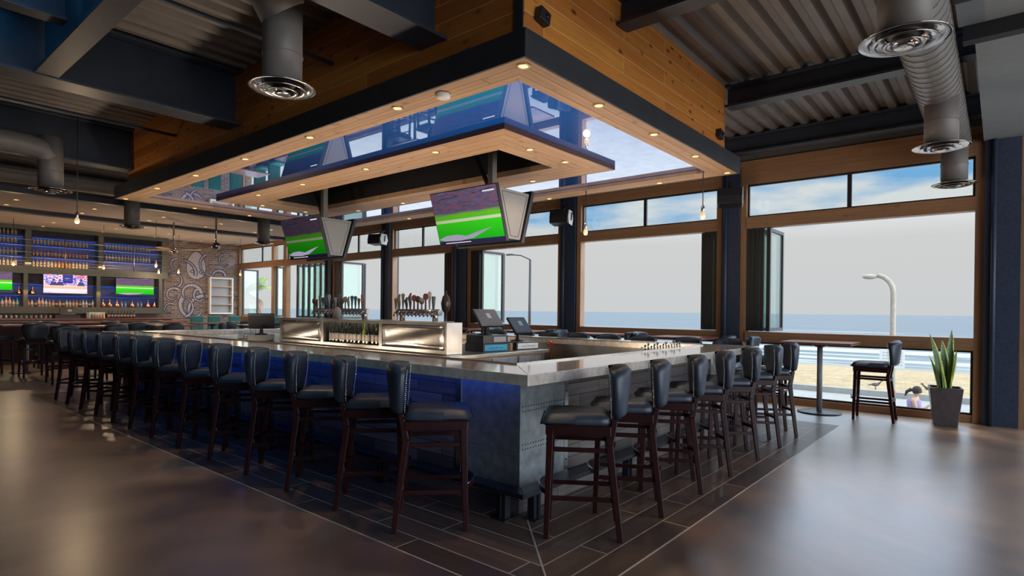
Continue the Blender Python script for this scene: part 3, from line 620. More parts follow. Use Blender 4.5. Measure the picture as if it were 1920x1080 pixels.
# ------------------------------------------------------------------ window wall
PIL = [(-3.5,-3.17), (-.2,.17), (3.37,3.67), (6.66,7.03), (9.78,10.21), (12.68,13.0), (15.44,15.75)]
names = ['right of the frame edge','beside the potted plant','third bay post, behind the white speaker','behind the middle wall speaker','behind the beer taps','left of the tall beer tower','furthest along the window wall']
colroot = None
LAB = {-.2:'wide navy steel column at the right edge of the view beside the potted plant', 3.37:'navy steel column between the two nearest window bays carrying a speaker', 6.66:'navy steel column carrying the middle wall speaker', 9.78:'navy steel column behind the front television and touchscreen tills', 12.68:'navy steel column in line with the far wall speaker', 15.44:'navy steel column half hidden below the rear hanging television', -3.5:'navy steel column on the window wall outside the right edge'}
for a, c in PIL:
    a, c = wy(a), wy(c); b = MB(); xf = W-.06; top = 4.06
    b.box(xf, xf+.03, a, c, 0, top); b.box(xf+.25, xf+.28, a, c, 0, top); m = (a+c)/2; b.box(xf+.03, xf+.25, m-.015, m+.015, 0, top)
    b.tube([(xf-.03, m+.07*(c-a)/.3, 0), (xf-.03, m+.07*(c-a)/.3, top)], .03, 10)
    key = [k for k in LAB if abs(wy(k)-a) < .01][0]
    tag(b.build('steel_column', mt['column']), LAB[key], 'column', 'navy steel columns on the window wall')
def part(b, nm, mat, par): o = b.build(nm, mat, par); return o
BAYS = [(-3.17,-.2,'L'),(.17,3.37,'L'),(3.67,6.66,'R'),(7.03,9.78,'L'),(10.21,12.68,'R'),(13.0,15.44,'L'),(15.75,18.2,'M'),(18.2,21.5,'C')]
zr1, zr0, zt0, zt1, zp, zh = wz(1.18), wz(1.01), wz(2.90), wz(3.09), wz(3.64), wz(3.93)
for n, (a, c, kind) in enumerate(BAYS):
    a, c = wy(a), wy(c); c = min(c, YB); xi, xo = W, W+.16
    root = bpy.data.objects.new('window_%d' % (n+1), None); C.objects.link(root); st(root)
    jw = .1
    b = MB(); b.box(xi, xo, a, a+jw, 0, zh); b.box(xi, xo, c-jw, c, 0, zh)
    if kind == 'C': b.box(xi, xo, 18.45-.1, 18.45+.05, 0, zh) if False else b.box(xi, xo, a+.75, a+.9, zr1, zp)
    part(b, 'window_jamb', mt['frameZ'], root)
    b = MB(); ia, ic = a+jw, c-jw
    b.box(xi-.02, xo, ia, ic, zr0, zr1); b.box(xi-.01, xo, ia, ic, zt0, zt1); b.box(xi, xo, ia, ic, zp, zh); b.box(xi+.02, xo, ia, ic, 0, .1)
    part(b, 'window_rail', mt['frameY'], root)
    b = MB(); mid = (ia+ic)/2; f = .03; xg = xi+.08
    def fr_(y0, y1, z0, z1):
        b.box(xg-.02, xg+.02, y0, y0+f, z0, z1); b.box(xg-.02, xg+.02, y1-f, y1, z0, z1); b.box(xg-.02, xg+.02, y0+f, y1-f, z0, z0+f); b.box(xg-.02, xg+.02, y0+f, y1-f, z1-f, z1)
    fr_(ia, mid, zt1, zp); fr_(mid, ic, zt1, zp); fr_(ia, ic, .1, zr0)
    part(b, 'pane_frame', mt['frame_dark'], root)
    b = MB(); b.box(xg-.003, xg+.003, ia+f, mid-f, zt1+f, zp-f); b.box(xg-.003, xg+.003, mid+f, ic-f, zt1+f, zp-f); b.box(xg-.003, xg+.003, ia+f, ic-f, .13, zr0-f)
    part(b, 'window_pane', mt['glass'], root)
    # folded leaves
    leaves = []
    if kind == 'L': leaves = [(ic-.03-.075*i, .95) for i in range(4)] + [(ic-.36, .8)]
    if kind == 'R': leaves = [(ia+.03+.075*i, .85) for i in range(4)]
    if kind == 'M': leaves = [(ia+.3+i*.34, .5) for i in range(5)]
    if kind == 'C': leaves = [(ic-.2, .6), (ia+.5, .3)]
    fb, gb = MB(), MB()
    for (yy, ln) in leaves:
        x0, x1 = (xi+.02, xi+.02+ln) if kind != 'M' else (xi+.02, xi+ln)
        z0, z1 = zr1+.01, zt0-.01; e = .055
        y0, y1 = yy-.03, yy+.03
        fb.box(x0, x0+e, y0, y1, z0, z1); fb.box(x1-e, x1, y0, y1, z0, z1); fb.box(x0+e, x1-e, y0, y1, z0, z0+e); fb.box(x0+e, x1-e, y0, y1, z1-e, z1)
        gb.box(x0+e, x1-e, yy-.004, yy+.004, z0+e, z1-e)
    fo = part(fb, 'folding_leaf_frame', mt['frame_dark'], root); part(gb, 'folding_leaf_glass', mt['glass_leaf'], fo)
b = MB(); b.box(W-.0, W+.16, -7, wy(-3.5), 0, zh); b.box(W+.02, W+.16, -7, YB, zh, ZD+.1)
for a, c in PIL: b.box(W+.0+.22, W+.3, wy(a), wy(c), 0, zh)
b.box(W+.1, W+.3, -7, YB, -2.6, -.12)
st(b.build('wall_window_side', mt['greywall']))
b = MB(); b.box(W-.03, W+.02, -7, 15.2, zh, 4.08); st(b.build('trim_7', mt['frameY']))
b = MB(); b.box(W-.03, W+.02, 15.8, YB, zh-.02, ZC); st(b.build('trim_8', mt['frameY']))
# right part of far wall of the room, left and rear walls
b = MB(); b.box(-8, W+.2, YB, YB+.2, -.1, ZC+.2); st(b.build('wall_back', mt['brick']))
b = MB()
b.box(-8.2, -8, -7, YB, 0, ZD)
st(b.build('wall_left', mt['greywall']))
b = MB(); b.box(-8, W, -7.2, -7, 4.25, ZD); b.box(-8, -3, -7.2, -7, 0, 4.25)
for x in (-3, .5, 4, 8, 10.1): b.box(x, x+.15, -7.2, -7, 0, 4.25)
st(b.build('wall_rear', mt['greywall']))
# ------------------------------------------------------------------ outside
b = MB(); b.box(W+.3, 31, -40, 90, -2.5, -2.2); st(b.build('trim_9', mt['concrete']))
b = MB(); ys_ = [-500, 600]
b.grid([[(31,-500,-2.35),(31,900,-2.35)],[(48,-500,-2.8),(48,900,-2.8)],[(78,-500,-4.3),(78,900,-4.3)]], False)
st(b.build('ground_beach', mt['sand'])).name = 'floor_2'
b = MB(); b.face([(70,-3500,-4),(5200,-3500,-4),(5200,6000,-4),(70,6000,-4)]); o = b.build('ocean', mt['sea']); tag(o, 'calm blue grey ocean with pale surf beyond the sand', 'ocean', kind='stuff')
b = MB(); b.box(30.6, 31, -40, 90, -2.2, -1.95); st(b.build('trim_10', mt['concrete']))
# near lamp post
def on_ray(px, X):
    D = (px-960)*cR + FPX*cF; return D.y/D.x*X
lx = 21.0; ly = on_ray(1674.5, lx)
def zat(py, X, px):
    D = (px-960)*cR-(py-CY)*cU+FPX*cF; return EYE.z + D.z/D.x*X
lp = thing('street_lamp', 'pale curved top street lamp standing on the boardwalk seen through the nearest window', 'street lamp', (lx, ly, -2.2))
hz = zat(512, lx, 1665)+2.2
b = MB(); pts = [(0,0,0),(0,0,1.5),(0,0,hz-.6)] + [(0, .5*(1-math.cos(t)), hz-.6+.55*math.sin(t)) for t in [R(20*k) for k in range(1,5)]]
b.tube(pts, [.085,.08,.075,.075,.072,.07,.068], 12); b.build('curved_pole', mt['lamp_post'], lp)
b = MB(); b.sphere((0,.62,hz-.1), .19, 12, 8, (.6,1.1,.42)); b.build('lamp_head', mt['lamp_post'], lp)
sgz0, sgz1 = zat(690, lx, 1675)+2.2, zat(655, lx, 1675)+2.2
b = MB(); b.box(-.13, -.1, -.32, .32, sgz0, sgz1); sg = b.build('sign_board', mt['white'], lp)
b = MB()
for k in range(5):
    z = sgz1-.08-k*(sgz1-sgz0)/6.2
    for j in range(7): b.box(-.134, -.13, -.26+.075*j, -.26+.075*j+.04, z-.03, z-.005)
b.build('sign_marks', M('faded_sign_marks', (.45,.35,.32), .8), sg)
b = MB(); zz = zat(735, lx, 1675)+2.2; b.tube([(0,0,zz-.05),(0,0,zz+.05)], .09, 12, cap=False); b.build('red_band', M('red_band', (.5,.08,.05), .6), lp)
# distant lamps
l2 = thing('street_lamp', 'thin dark street lamp with a straight angled arm seen through the middle window', 'street lamp', (38, on_ray(993, 38), -2.6))
h2 = zat(487, 38, 992)+2.6
b = MB(); b.tube([(0,0,0),(0,0,h2)], [.13,.09], 8); b.tube([(0,0,h2),(-.3,.7,h2+.35),(-.5,1.5,h2+.45)], .05, 6); b.build('pole', mt['frame_dark'], l2)
b = MB(); b.obox((-.55,1.75,h2+.45), (.25,.6,.12)); b.build('lamp_head', mt['frame_dark'], l2)
l3 = thing('street_lamp', 'hook topped street lamp seen between beer taps in the distance', 'street lamp', (28, on_ray(684, 28), -2.2))
h3 = zat(562, 28, 684)+2.2
b = MB(); b.tube([(0,0,0),(0,0,h3)]+[(-.3*(1-math.cos(t))*1.0, 1.0*(1-math.cos(t))*.75, h3+.65*math.sin(t)) for t in [R(18*k) for k in range(1,6)]]+[(-.4,1.25,h3+.66)], .1, 10); b.build('curved_pole', mt['lamp_post'], l3)
# palm tree
pm = thing('palm_tree', 'palm tree with brown and green fronds outside the far corner window', 'tree', (15.5, on_ray(462, 15.5), -2.2))
ph = zat(545, 15.5, 462)+2.2
b = MB(); b.tube([(0,0,0),(.05,.05,ph*.5),(0,0,ph)], [.22,.17,.16], 12); b.build('trunk', M('palm_bark', (.25,.16,.09), .9, noise=.4, nscale=12), pm)
def frond(b, az, el, ln, zc):
    d = Vector((math.cos(az), math.sin(az), 0)); s = Vector((-d.y, d.x, 0)); pts = []
    for k in range(9):
        t = k/8; pts.append(Vector((0,0,zc)) + d*ln*t*math.cos(el*.7) + Vector((0,0,1))*(math.sin(el)*ln*t - 1.0*ln*t*t*.5))
    b.tube(pts, .02, 5)
    for k in range(1, 24):
        t = k/24*8; i = int(t); p = pts[i].lerp(pts[min(i+1, 8)], t-i); L_ = .55*math.sin(PI*(k/24)**.7)+.08
        for sg_ in (-1, 1):
            q = p + (s*sg_*.8+d*.6-Vector((0,0,.35)))*L_
            w_ = d*.035
            f = [p-w_, p+w_, q+w_*.3, q-w_*.3]; b.face(f)
rnd = random.Random(3)
b = MB()
for k in range(9): frond(b, k*2.4, R(rnd.uniform(25, 75)), rnd.uniform(1.3, 2.0), ph)
b.build('green_fronds', M('palm_green', (.2,.28,.06), .6), pm)
b = MB()
for k in range(9): frond(b, k*2.1+.5, R(rnd.uniform(-50, 0)), rnd.uniform(.9, 1.5), ph-.15)
b.build('dry_fronds', M('palm_dry', (.4,.22,.08), .8), pm)
# neighbouring house in the far corner window, seen pale green
b = MB(); b.box(19, 25, 62, 70, -2.2, 5); b.prism([(18.5,5),(25.5,5),(22,6.6)], 61.5, 70.5, 'Y'); tag(b.build('beach_house', M('pale_house', (.55,.6,.55), .8)), 'pale beach house beyond the far end of the windows', 'building')
# birds
def bird(x, y, z, az, label):
    t = thing('shore_bird', label, 'bird', (x,y,z), R(az), 'birds on the sand'); g_ = M('bird_grey', (.09,.08,.08), .8)
    b = MB(); b.sphere((0,0,.3), .1, 12, 8, (2.0,.85,.9)); b.tube([(.14,0,.33),(.24,0,.42),(.3,0,.5)], [.06,.035,.035], 8); b.sphere((.32,0,.52), .05, 8, 6, (1.2,1,1)); b.tube([(-.15,0,.3),(-.36,0,.25)], [.05,.015], 6)
    for s_ in (-1,1): b.tube([(0,.04*s_,.25),(.02,.045*s_,.1),(0,.045*s_,0)], .012, 5)
    b.build('body', g_, t)
    b = MB(); b.tube([(.36,0,.52),(.46,0,.5)], [.014,.004], 6); b.build('beak', M('beak', (.4,.28,.1), .6), t); return t
def sandz(x): return -2.35-.45*(x-31)/17 if x < 48 else -2.8-1.5*(x-48)/30
for px, az, lb in ((1643, -60, 'small dark bird on the sand left of the street lamp'), (1745, 110, 'small dark bird on the sand between the street lamp and the potted plant')):
    bird(35.5, on_ray(px, 35.5), sandz(35.5), az, lb)
# runner
rn = thing('person', 'person in a purple top running along the boardwalk with bent arms beside the street lamp', 'person', (19.0, on_ray(1712, 19.0), -2.2), R(-95))
def skin(name, V, E_, Rad, mat, parent, root=0, sub=2):
    me = bpy.data.meshes.new(name); me.from_pydata(V, E_, []); o = bpy.data.objects.new(name, me); C.objects.link(o); o.parent = parent
    m = o.modifiers.new('skin', 'SKIN'); me.skin_vertices.new() if not me.skin_vertices else None
    for i, r in enumerate(Rad): me.skin_vertices[0].data[i].radius = (r, r)
    me.skin_vertices[0].data[root].use_root = True; m.use_smooth_shade = True
    s_ = o.modifiers.new('sub', 'SUBSURF'); s_.levels = sub; s_.render_levels = sub; me.materials.append(mat); return o
skinmat = M('skin', (.5,.3,.2), .55, sub=.05)
V = [(0,0,.98),(.03,0,1.12),(.06,0,1.3),(.08,0,1.42),(.1,0,1.5),(.13,0,1.6),(.14,0,1.7), (.07,.19,1.4),(-.1,.27,1.16),(.12,.24,1.08),(.2,.22,1.14), (.07,-.19,1.4),(.16,-.27,1.16),(.36,-.2,1.25),(.43,-.17,1.33),
     (.02,.1,.93),(.3,.1,.62),(-.02,.1,.36),(-.08,.1,.3),(.05,.1,.22), (0,-.1,.93),(-.18,-.1,.5),(-.42,-.1,.14),(-.44,-.1,.08),(-.32,-.1,.02)]
E_ = [(0,1),(1,2),(2,3),(3,4),(4,5),(5,6),(3,7),(7,8),(8,9),(9,10),(3,11),(11,12),(12,13),(13,14),(0,15),(15,16),(16,17),(17,18),(18,19),(0,20),(20,21),(21,22),(22,23),(23,24)]
Rad = [.13,.12,.14,.12,.055,.09,.085,.06,.045,.035,.035,.06,.045,.035,.035,.09,.06,.04,.035,.03,.09,.06,.04,.035,.03]
skin('body', V, E_, Rad, skinmat, rn)
b = MB(); b.sphere((.11,0,1.66), .115, 14, 10, (1,.9,1.05)); b.tube([(-.01,0,1.68),(-.12,0,1.6),(-.16,0,1.48)], [.05,.04,.01], 8); b.build('hair', M('dark_hair', (.03,.02,.015), .7), rn)
b = MB(); b.sphere((.235,0,1.625), .016, 8, 6); b.sphere((.22,.035,1.66), .013, 6, 5); b.sphere((.22,-.035,1.66), .013, 6, 5); b.build('face', skinmat, rn)
b = MB(); b.lathe([(.15,1.1),(.145,1.0),(.16,.9),(.17,.84)], (.02,0,0), 16); b.build('shorts', M('indigo_shorts', (.1,.08,.25), .8), rn)
b = MB(); b.lathe([(.155,1.13),(.165,1.25),(.17,1.36),(.12,1.43)], (.05,0,0), 16); b.build('top', M('purple_top', (.35,.25,.45), .8), rn)
# ------------------------------------------------------------------ potted plant
pl = thing('potted_snake_plant', 'tall snake plant in a tapered bronze planter standing by the window', 'plant', (9.85,.555,0), R(8)); pl.scale = (.9,.9,.97)
b = MB(); s1, s2, hh = .145, .205, .53
def fr4(s_, z): return [(-s_,-s_,z),(s_,-s_,z),(s_,s_,z),(-s_,s_,z)]
rings = [fr4(s1,0), fr4(s2,hh), fr4(s2-.02,hh), fr4(s1-.02,.06)]
for A_, B_ in zip(rings, rings[1:]):
    for i in range(4): b.face([A_[i], A_[(i+1)%4], B_[(i+1)%4], B_[i]])
b.face(rings[0][::-1]); b.face(rings[3]); b.build('planter', mt['planter'], pl, bevel=.008, weld=True)
b = MB(); b.box(-.17,.17,-.17,.17,.4,.5); b.build('soil', mt['soil'], pl)
def mk_leaf():
    m, nt, N, L, p = newmat('snake_plant_leaf'); uv = N.new('ShaderNodeUVMap'); s = N.new('ShaderNodeSeparateXYZ'); L.new(uv.outputs[0], s.inputs[0])
    r = ramp(N, [(0,(.5,.5,.06)),(.13,(.45,.46,.06)),(.18,(.035,.1,.03)),(.82,(.035,.1,.03)),(.87,(.45,.46,.06)),(1,(.5,.5,.06))]); L.new(s.outputs['X'], r.inputs[0])
    n = N.new('ShaderNodeTexNoise'); n.inputs['Scale'].default_value = 1; mp = N.new('ShaderNodeMapping'); mp.inputs['Scale'].default_value = (2,30,1); L.new(uv.outputs[0], mp.inputs[0]); L.new(mp.outputs[0], n.inputs['Vector'])
    r2 = ramp(N, [(.4,(.7,.8,.7)),(.6,(1.3,1.3,1.2))]); L.new(n.outputs['Fac'], r2.inputs[0]); L.new(mix(N, L, r.outputs[0], r2.outputs[0], 1.0, 'MULTIPLY'), p.inputs['Base Color']); setp(p, rough=.4)
    return m
lm = mk_leaf()
LV = [(0,0,.72,4,75,.065,.2),(.05,-.03,.86,-3,100,.055,0),(-.06,.04,.84,16,130,.06,.5),(-.09,.02,.5,22,150,.05,1.2),(.03,.06,.6,8,60,.055,.9),(-.03,-.05,.62,7,200,.055,1.6),(.09,-.04,.58,14,-50,.05,.3),(.07,.03,.42,14,10,.045,2),(-.1,.08,.56,24,140,.035,.7)]
for (x, y, ln, tilt, az, wd, tw) in LV:
    n = 12; P_ = []; d = Vector((math.cos(R(az)), math.sin(R(az)), 0)); 
    for k in range(n+1):
        t = k/n; c = Vector((x,y,.47)) + Vector((0,0,1))*ln*t*math.cos(R(tilt)) + d*ln*(t**1.4)*math.sin(R(tilt)); w_ = wd*1.3*(.5+1.1*t)*max(0,1-t**2.4)**.9*.8+.0015
        a_ = tw+t*1.1+1.0; sd = Vector((math.cos(a_), math.sin(a_), 0)); nn = Vector((-sd.y, sd.x, 0))
        P_.append([c - sd*w_ + nn*w_*.35, c - sd*w_*.5 + nn*.05*w_, c, c + sd*w_*.5 + nn*.05*w_, c + sd*w_ + nn*w_*.35])
    me = bpy.data.meshes.new('leaf'); vs = [tuple(p) for row in P_ for p in row]; fs = [(i*5+j, i*5+j+1, (i+1)*5+j+1, (i+1)*5+j) for i in range(n) for j in range(4)]
    me.from_pydata(vs, [], fs); uv = me.uv_layers.new(name='UVMap')
    for f in me.polygons:
        f.use_smooth = True
        for li in f.loop_indices: vi = me.loops[li].vertex_index; uv.data[li].uv = ((vi % 5)/4, (vi//5)/n)
    me.materials.append(lm); o = bpy.data.objects.new('leaf', me); C.objects.link(o); o.parent = pl
    sl = o.modifiers.new('thick', 'SOLIDIFY'); sl.thickness = .004
# ------------------------------------------------------------------ ducts
dm = thing('air_duct', 'large grey spiral duct running under the deck toward the windows', 'duct', (0,0,0))
DZ = 3.86; DY = .52
b = MB(); b.tube([(-3,DY,DZ),(10.1,DY,DZ)], .2, 28); b.build('duct_tube', mt['duct'], dm)
b = MB(); n = 1400
pts = [(-3+13.1*k/n, DY+.2055*math.cos(k*PI/8), DZ+.2055*math.sin(k*PI/8)) for k in range(int(n))]
b.tube(pts, .0035, 4); b.build('spiral_seam', mt['duct_dark'], dm)
def diffuser_bm():
    parts = []
    return parts
def make_diff(label, loc, top, grp):
    t = thing('duct_diffuser', label, 'air diffuser', loc, 0, grp)
    b = MB(); b.lathe([(.15,.03),(.15,top-loc[2]),],seg=28); b.build('drop_duct', mt['duct_dark'], t)
    b = MB(); b.lathe([(.151,.25),(.156,.25),(.156,.257),(.151,.257)], seg=28, close=True); b.build('duct_seam', mt['duct_dark'], t)
    b = MB(); b.lathe([(.15,.035),(.2,.02),(.25,.0),(.255,-.004),(.25,-.008),(.2,.008),(.155,.02)], seg=40, close=True)
    b.lathe([(.1,.03),(.15,.0),(.185,-.02),(.189,-.024),(.184,-.027),(.15,-.012),(.1,.015)], seg=40, close=True)
    b.lathe([(.05,.02),(.085,-.012),(.115,-.034),(.119,-.038),(.114,-.041),(.085,-.024),(.05,.005)], seg=36, close=True)
    b.lathe([(.0,-.03),(.045,-.036),(.06,-.048),(.055,-.052),(.0,-.046)], seg=28)
    b.build('diffuser_cone', mt['chrome'], t)
    b = MB(); b.lathe([(.0,.0),(.03,-.01),(.149,.05)], seg=28); b.build('inner_throat', mt['duct_dark'], t); return t
D0 = make_diff('large polished round diffuser nearest the camera at upper right', (4.47,DY-.03,3.25), DZ-.1, 'round ceiling diffusers')
dup(D0, (7.55,DY-.03,3.25), 0, 'polished round diffuser in front of the window, middle one on the right spiral duct')
dup(D0, (9.82,DY-.03,3.25), 0, 'round diffuser furthest along the right spiral duct against the window')
D3 = make_diff('polished round diffuser hanging beside the cedar canopy at upper left', (2.4,4.42,3.25), 4.0, 'round ceiling diffusers')
dm2 = thing('air_duct', 'dark curved duct above the diffuser beside the cedar canopy', 'duct', (0,0,0))
b = MB(); b.tube([(1.62,4.42,4.06),(2.05,4.42,4.06),(2.28,4.42,4.0),(2.4,4.42,3.85)], .19, 24); b.build('duct_tube', mt['duct_dark'], dm2)
dup(D3, (2.19,10.52,3.16), 0, 'round diffuser on a grey drop at far left')
dm3 = thing('air_duct', 'grey duct entering from the left edge above the far left diffuser', 'duct', (0,0,0))
b = MB(); b.tube([(-6,10.52,3.76),(1.85,10.52,3.76),(2.1,10.52,3.72),(2.19,10.52,3.6)], .155, 24); b.build('duct_tube', mt['duct_dark'], dm3)
dup(D3, (4.5,14.7,3.25), 0, 'round diffuser beyond the left end of the canopy')
dup(D3, (7.6,14.9,3.2), 0, 'round diffuser beyond the canopy beside the ceiling fan')
dm4 = thing('air_duct', 'dark duct above the two diffusers beyond the canopy', 'duct', (0,0,0))
b = MB(); b.tube([(-6,14.8,4.05),(8.4,14.8,4.05)], .17, 20); b.build('duct_tube', mt['duct_dark'], dm4)
# white conduit & bracket on the right
b = MB(); b.tube([(5.6,.7,4.06),(9.6,.7,4.06)], .024, 10); o = b.build('conduit_pipe', mt['white']); tag(o, 'pale pipe running beside the big spiral duct', 'pipe')
# ------------------------------------------------------------------ televisions under the canopy
def tv_rack(y, label):
    zt, zb = 2.965, 2.31; xc = 5.42; ht, hb = .37, .17
    r = thing('tv_frame', label, 'tv mount', (xc, y, 3.9), 0, 'steel frames holding the hanging televisions')
    b = MB(); b.box(-.04,.04,-.22,-.14, zt-3.9-.0, -.03); b.build('hanging_post', mt['duct'], r)
    b = MB(); b.bar((0,.15,-.1-.25),(0,-.14,-.9), .04, .04); b.build('brace', mt['rail_black'], r)
    z1, z0 = zt-.03-3.9, zb+.04-3.9
    for s in (-1, 1):
        b = MB(); w1, w0 = ht-.09, hb-.06; y0 = s*.535
        b.prism([(-w0, z0),(w0, z0),(w1, z1),(-w1, z1)], y0-.012, y0+.012, 'Y'); pn = b.build('end_panel', mt['greyplastic'], r, bevel=.004)
        b = MB(); e = .035
        quad = [(-w0+e*1.1, z0+e),(w0-e*1.1, z0+e),(w1-e*1.25, z1-e),(-w1+e*1.25, z1-e)]
        for p, q in zip(quad, quad[1:]+quad[:1]): b.bar((p[0], y0+s*.013, p[1]), (q[0], y0+s*.013, q[1]), .003, .006, (0,1,0))
        b.build('panel_groove', mt['black'], pn)
    b = MB(); b.prism([(-hb+.0, z0),(hb, z0),(ht-.04, z1+.0),(-ht+.04, z1)], -.5, .5, 'Y'); b.build('core_box', mt['black'], r)
    side = {-1: 'facing the left row of stools', 1: 'facing the windows'}
    where = 'front' if y < 7 else 'rear'
    for s in (-1, 1):
        tv = thing('television', 'hanging television showing a sports field, %s rack, %s' % (where, side[s]), 'television', (xc, y, 0), 0, 'televisions hanging under the canopy')
        a = Vector((s*ht, 0, zt)); c = Vector((s*hb, 0, zb)); dn = (c-a); up = -dn.normalized(); nrm = Vector((s*up.z, 0, -s*up.x)).normalized()
        if nrm.x*s < 0: nrm = -nrm
        mid = (a+c)/2; h = dn.length; wd = 1.13
        rotm = Matrix((nrm, Vector((0,1,0)), up)).transposed()
        b = MB(); mm = Matrix.Translation(mid - nrm*.03) @ rotm.to_4x4()
        v = [b.b.verts.new(mm @ Vector((x*.025, yy*wd/2, z*h/2))) for z in (-1,1) for yy in (-1,1) for x in (-1,1)]
        for q in ((0,2,3,1),(4,5,7,6),(0,1,5,4),(2,6,7,3),(0,4,6,2),(1,3,7,5)): b.b.faces.new([v[i] for i in q])
        b.build('case', mt['plastic'], tv)
        def P(u, vv, off=-.003): return mid + nrm*off + Vector((0,1,0))*(-s*1)*(-1)*(u-.5)*wd*.985*(1) + up*(vv-.5)*h*.98
        def Q(u, vv, off=-.003):   # u runs left to right for the viewer
            yy = (.5-u) if s < 0 else (u-.5)
            return mid + nrm*off + Vector((0, yy*wd*.985, 0)) + up*(vv-.5)*h*.97
        sc_ = quad_uv('screen', [Q(0,.0),Q(1,.0),Q(1,1),Q(0,1)], mt['tv_game'], tv)
        for nm, poly, m_ in (('screen_shape', [(.0,.12),(.13,.18),(.3,.19),(.45,.15),(.6,.2),(.85,.27),(.55,.1),(.35,.07),(.1,.08)], mt['tv_line']), ('screen_caption', [(.8,.9),(.97,.9),(.97,.925),(.8,.925)], mt['tv_white']), ('screen_ticker', [(.1,.03),(.5,.03),(.5,.045),(.1,.045)], mt['tv_white'])):
            b = MB(); b.face([Q(u_, v_, .0) for u_, v_ in poly]); b.build(nm, m_, sc_)
tv_rack(5.05, 'black steel rack with grey trapezoid ends holding the front pair of televisions')
tv_rack(8.78, 'black steel rack with grey trapezoid ends holding the rear pair of televisions')
# ------------------------------------------------------------------ speakers
def speaker(loc, label, rz=0):
    t = thing('wall_speaker', label, 'speaker', loc, R(rz), 'speakers on the window columns')
    b = MB(); b.prism([(-.2,-.13),(.16,-.15),(.2,-.02),(.16,.13),(-.16,.13),(-.2,.0)], -.19, .19, 'Y'); b.build('cabinet', mt['plastic'], t, bevel=.012)
    b = MB(); b.prism([(-.13,-.14),(.12,-.15),(.19,-.02),(.13,.14),(-.13,.14),(-.19,.0)], -.205, -.19, 'Y'); b.build('end_cap', mt['white'], t, bevel=.006)
    b = MB(); b.bar((-.0,-.215,-.06),(.03,-.215,.1), .018, .025, (0,1,0)); b.build('bracket_arm', mt['black'], t)
    b = MB(); b.bar((.05,0,.12),(.35,0,.3), .04, .04); b.build('wall_bracket', mt['steel_dark'], t); return t
SP = speaker((9.72,3.45,3.4), 'black loudspeaker with a white end on the column below the right corner of the canopy', 20)
dup(SP, (9.72,6.85,3.38), R(20), 'black loudspeaker with a white end on the column right of the front television')
dup(SP, (9.72,12.85,3.36), R(20), 'black loudspeaker with a white end on the column between the two television racks')
def cammod(loc, rz, label):
    t = thing('security_camera', label, 'camera', loc, R(rz), 'small black devices on the cedar canopy')
    b = MB(); b.obox((0,-.035,0), (.13,.06,.1), (0,R(12),0)); b.build('housing', mt['plastic'], t, bevel=.008)
    b = MB(); b.lathe([(.022,-.064),(.022,-.075),(.012,-.078),(.0,-.078)], (.02,0,0), 14, 'Y'); b.build('lens', mt['black_gloss'], t); return t
k0 = cammod((3.54,HY0+ins,3.72), 0, 'black device on the cedar canopy beside its near corner'); dup(k0, (7.2,HY0+ins,3.7), 0, 'small black device at the right end of the cedar canopy')
# ------------------------------------------------------------------ pendants
def pendant(x, y, z, top, label):
    t = thing('pendant_bulb', label, 'pendant light', (x,y,z), 0, 'bare bulb pendants')
    b = MB(); b.tube([(0,0,.09),(0,0,top-z)], .006, 6); b.build('cord', mt['frame_dark'], t)
    b = MB(); b.lathe([(.01,.13),(.022,.11),(.022,.05),(.02,.045)], seg=12); b.build('socket', mt['brass'], t)
    b = MB(); b.lathe([(.014,.05),(.03,.02),(.034,-.01),(.024,-.04),(.0,-.05)], seg=14); b.build('bulb', mt['bulb'], t)
    l = bpy.data.lights.new('bulb_light', 'POINT'); l.energy = 9 if y > 6 else 2; l.color = (1,.72,.45); l.shadow_soft_size = .05; o = bpy.data.objects.new('bulb_light', l); C.objects.link(o); o.location = (x, y, z-.12); return t
p0 = pendant(7.22,2.9,2.72,3.3,'bare bulb pendant hanging from the right end of the canopy')
for i, (x, y, z) in enumerate([(7.3,4.7,2.66),(2.55,10.7,2.78),(3.42,20.2,2.6),(5.33,19.7,2.6),(7.2,21.0,2.62),(7.5,20.2,2.62),(9.2,19.6,2.62),(5.9,17.4,2.6)]):
    pendant(x, y, z, (3.3 if y < 6 else (4.4 if y < 12 else ZC)), ['bare bulb pendant in front of the second window bay','bare bulb pendant on a long cord at far left before the plaster ceiling','bare bulb pendant over the left end of the back bar','bare bulb pendant over the middle of the back bar','bare bulb pendant by the right end of the bottle shelves','bare bulb pendant left of the octopus mural','bare bulb pendant by the far corner window','bare bulb pendant nearest the bar beyond the canopy'][i])
# ------------------------------------------------------------------ ceiling fans
def fan(x, y, z, rz, label):
    t = thing('ceiling_fan', label, 'ceiling fan', (x,y,z), R(rz), 'ceiling fans')
    b = MB(); b.tube([(0,0,.08),(0,0,ZC-z)], .022, 10); b.build('down_rod', mt['chrome'], t)
    b = MB(); b.lathe([(.03,.1),(.09,.07),(.11,.0),(.1,-.05),(.05,-.09),(.0,-.1)], seg=20); b.build('motor', mt['chrome'], t)
    for k in range(4):
        a = k*PI/2; d = Vector((math.cos(a), math.sin(a), 0)); s_ = Vector((-d.y, d.x, 0)); b = MB()
        P_ = [[d*r_+s_*w_+Vector((0,0,.01+w_*.25)) for w_ in (-.06,.06)] for r_ in (.1,.3,.75)]; P_[0] = [d*.1+s_*w_ for w_ in (-.025,.025)]
        b.grid(P_, False); o = b.build('blade', M('fan_blade', (.3,.2,.13), .5), t); sl = o.modifiers.new('t', 'SOLIDIFY'); sl.thickness = .008
    return t
fan(6.75,15.75,3.1,12,'chrome ceiling fan nearer the bar beside the round diffuser'); fan(6.35,17.45,3.05,40,'chrome ceiling fan in front of the bottle shelves and octopus mural')
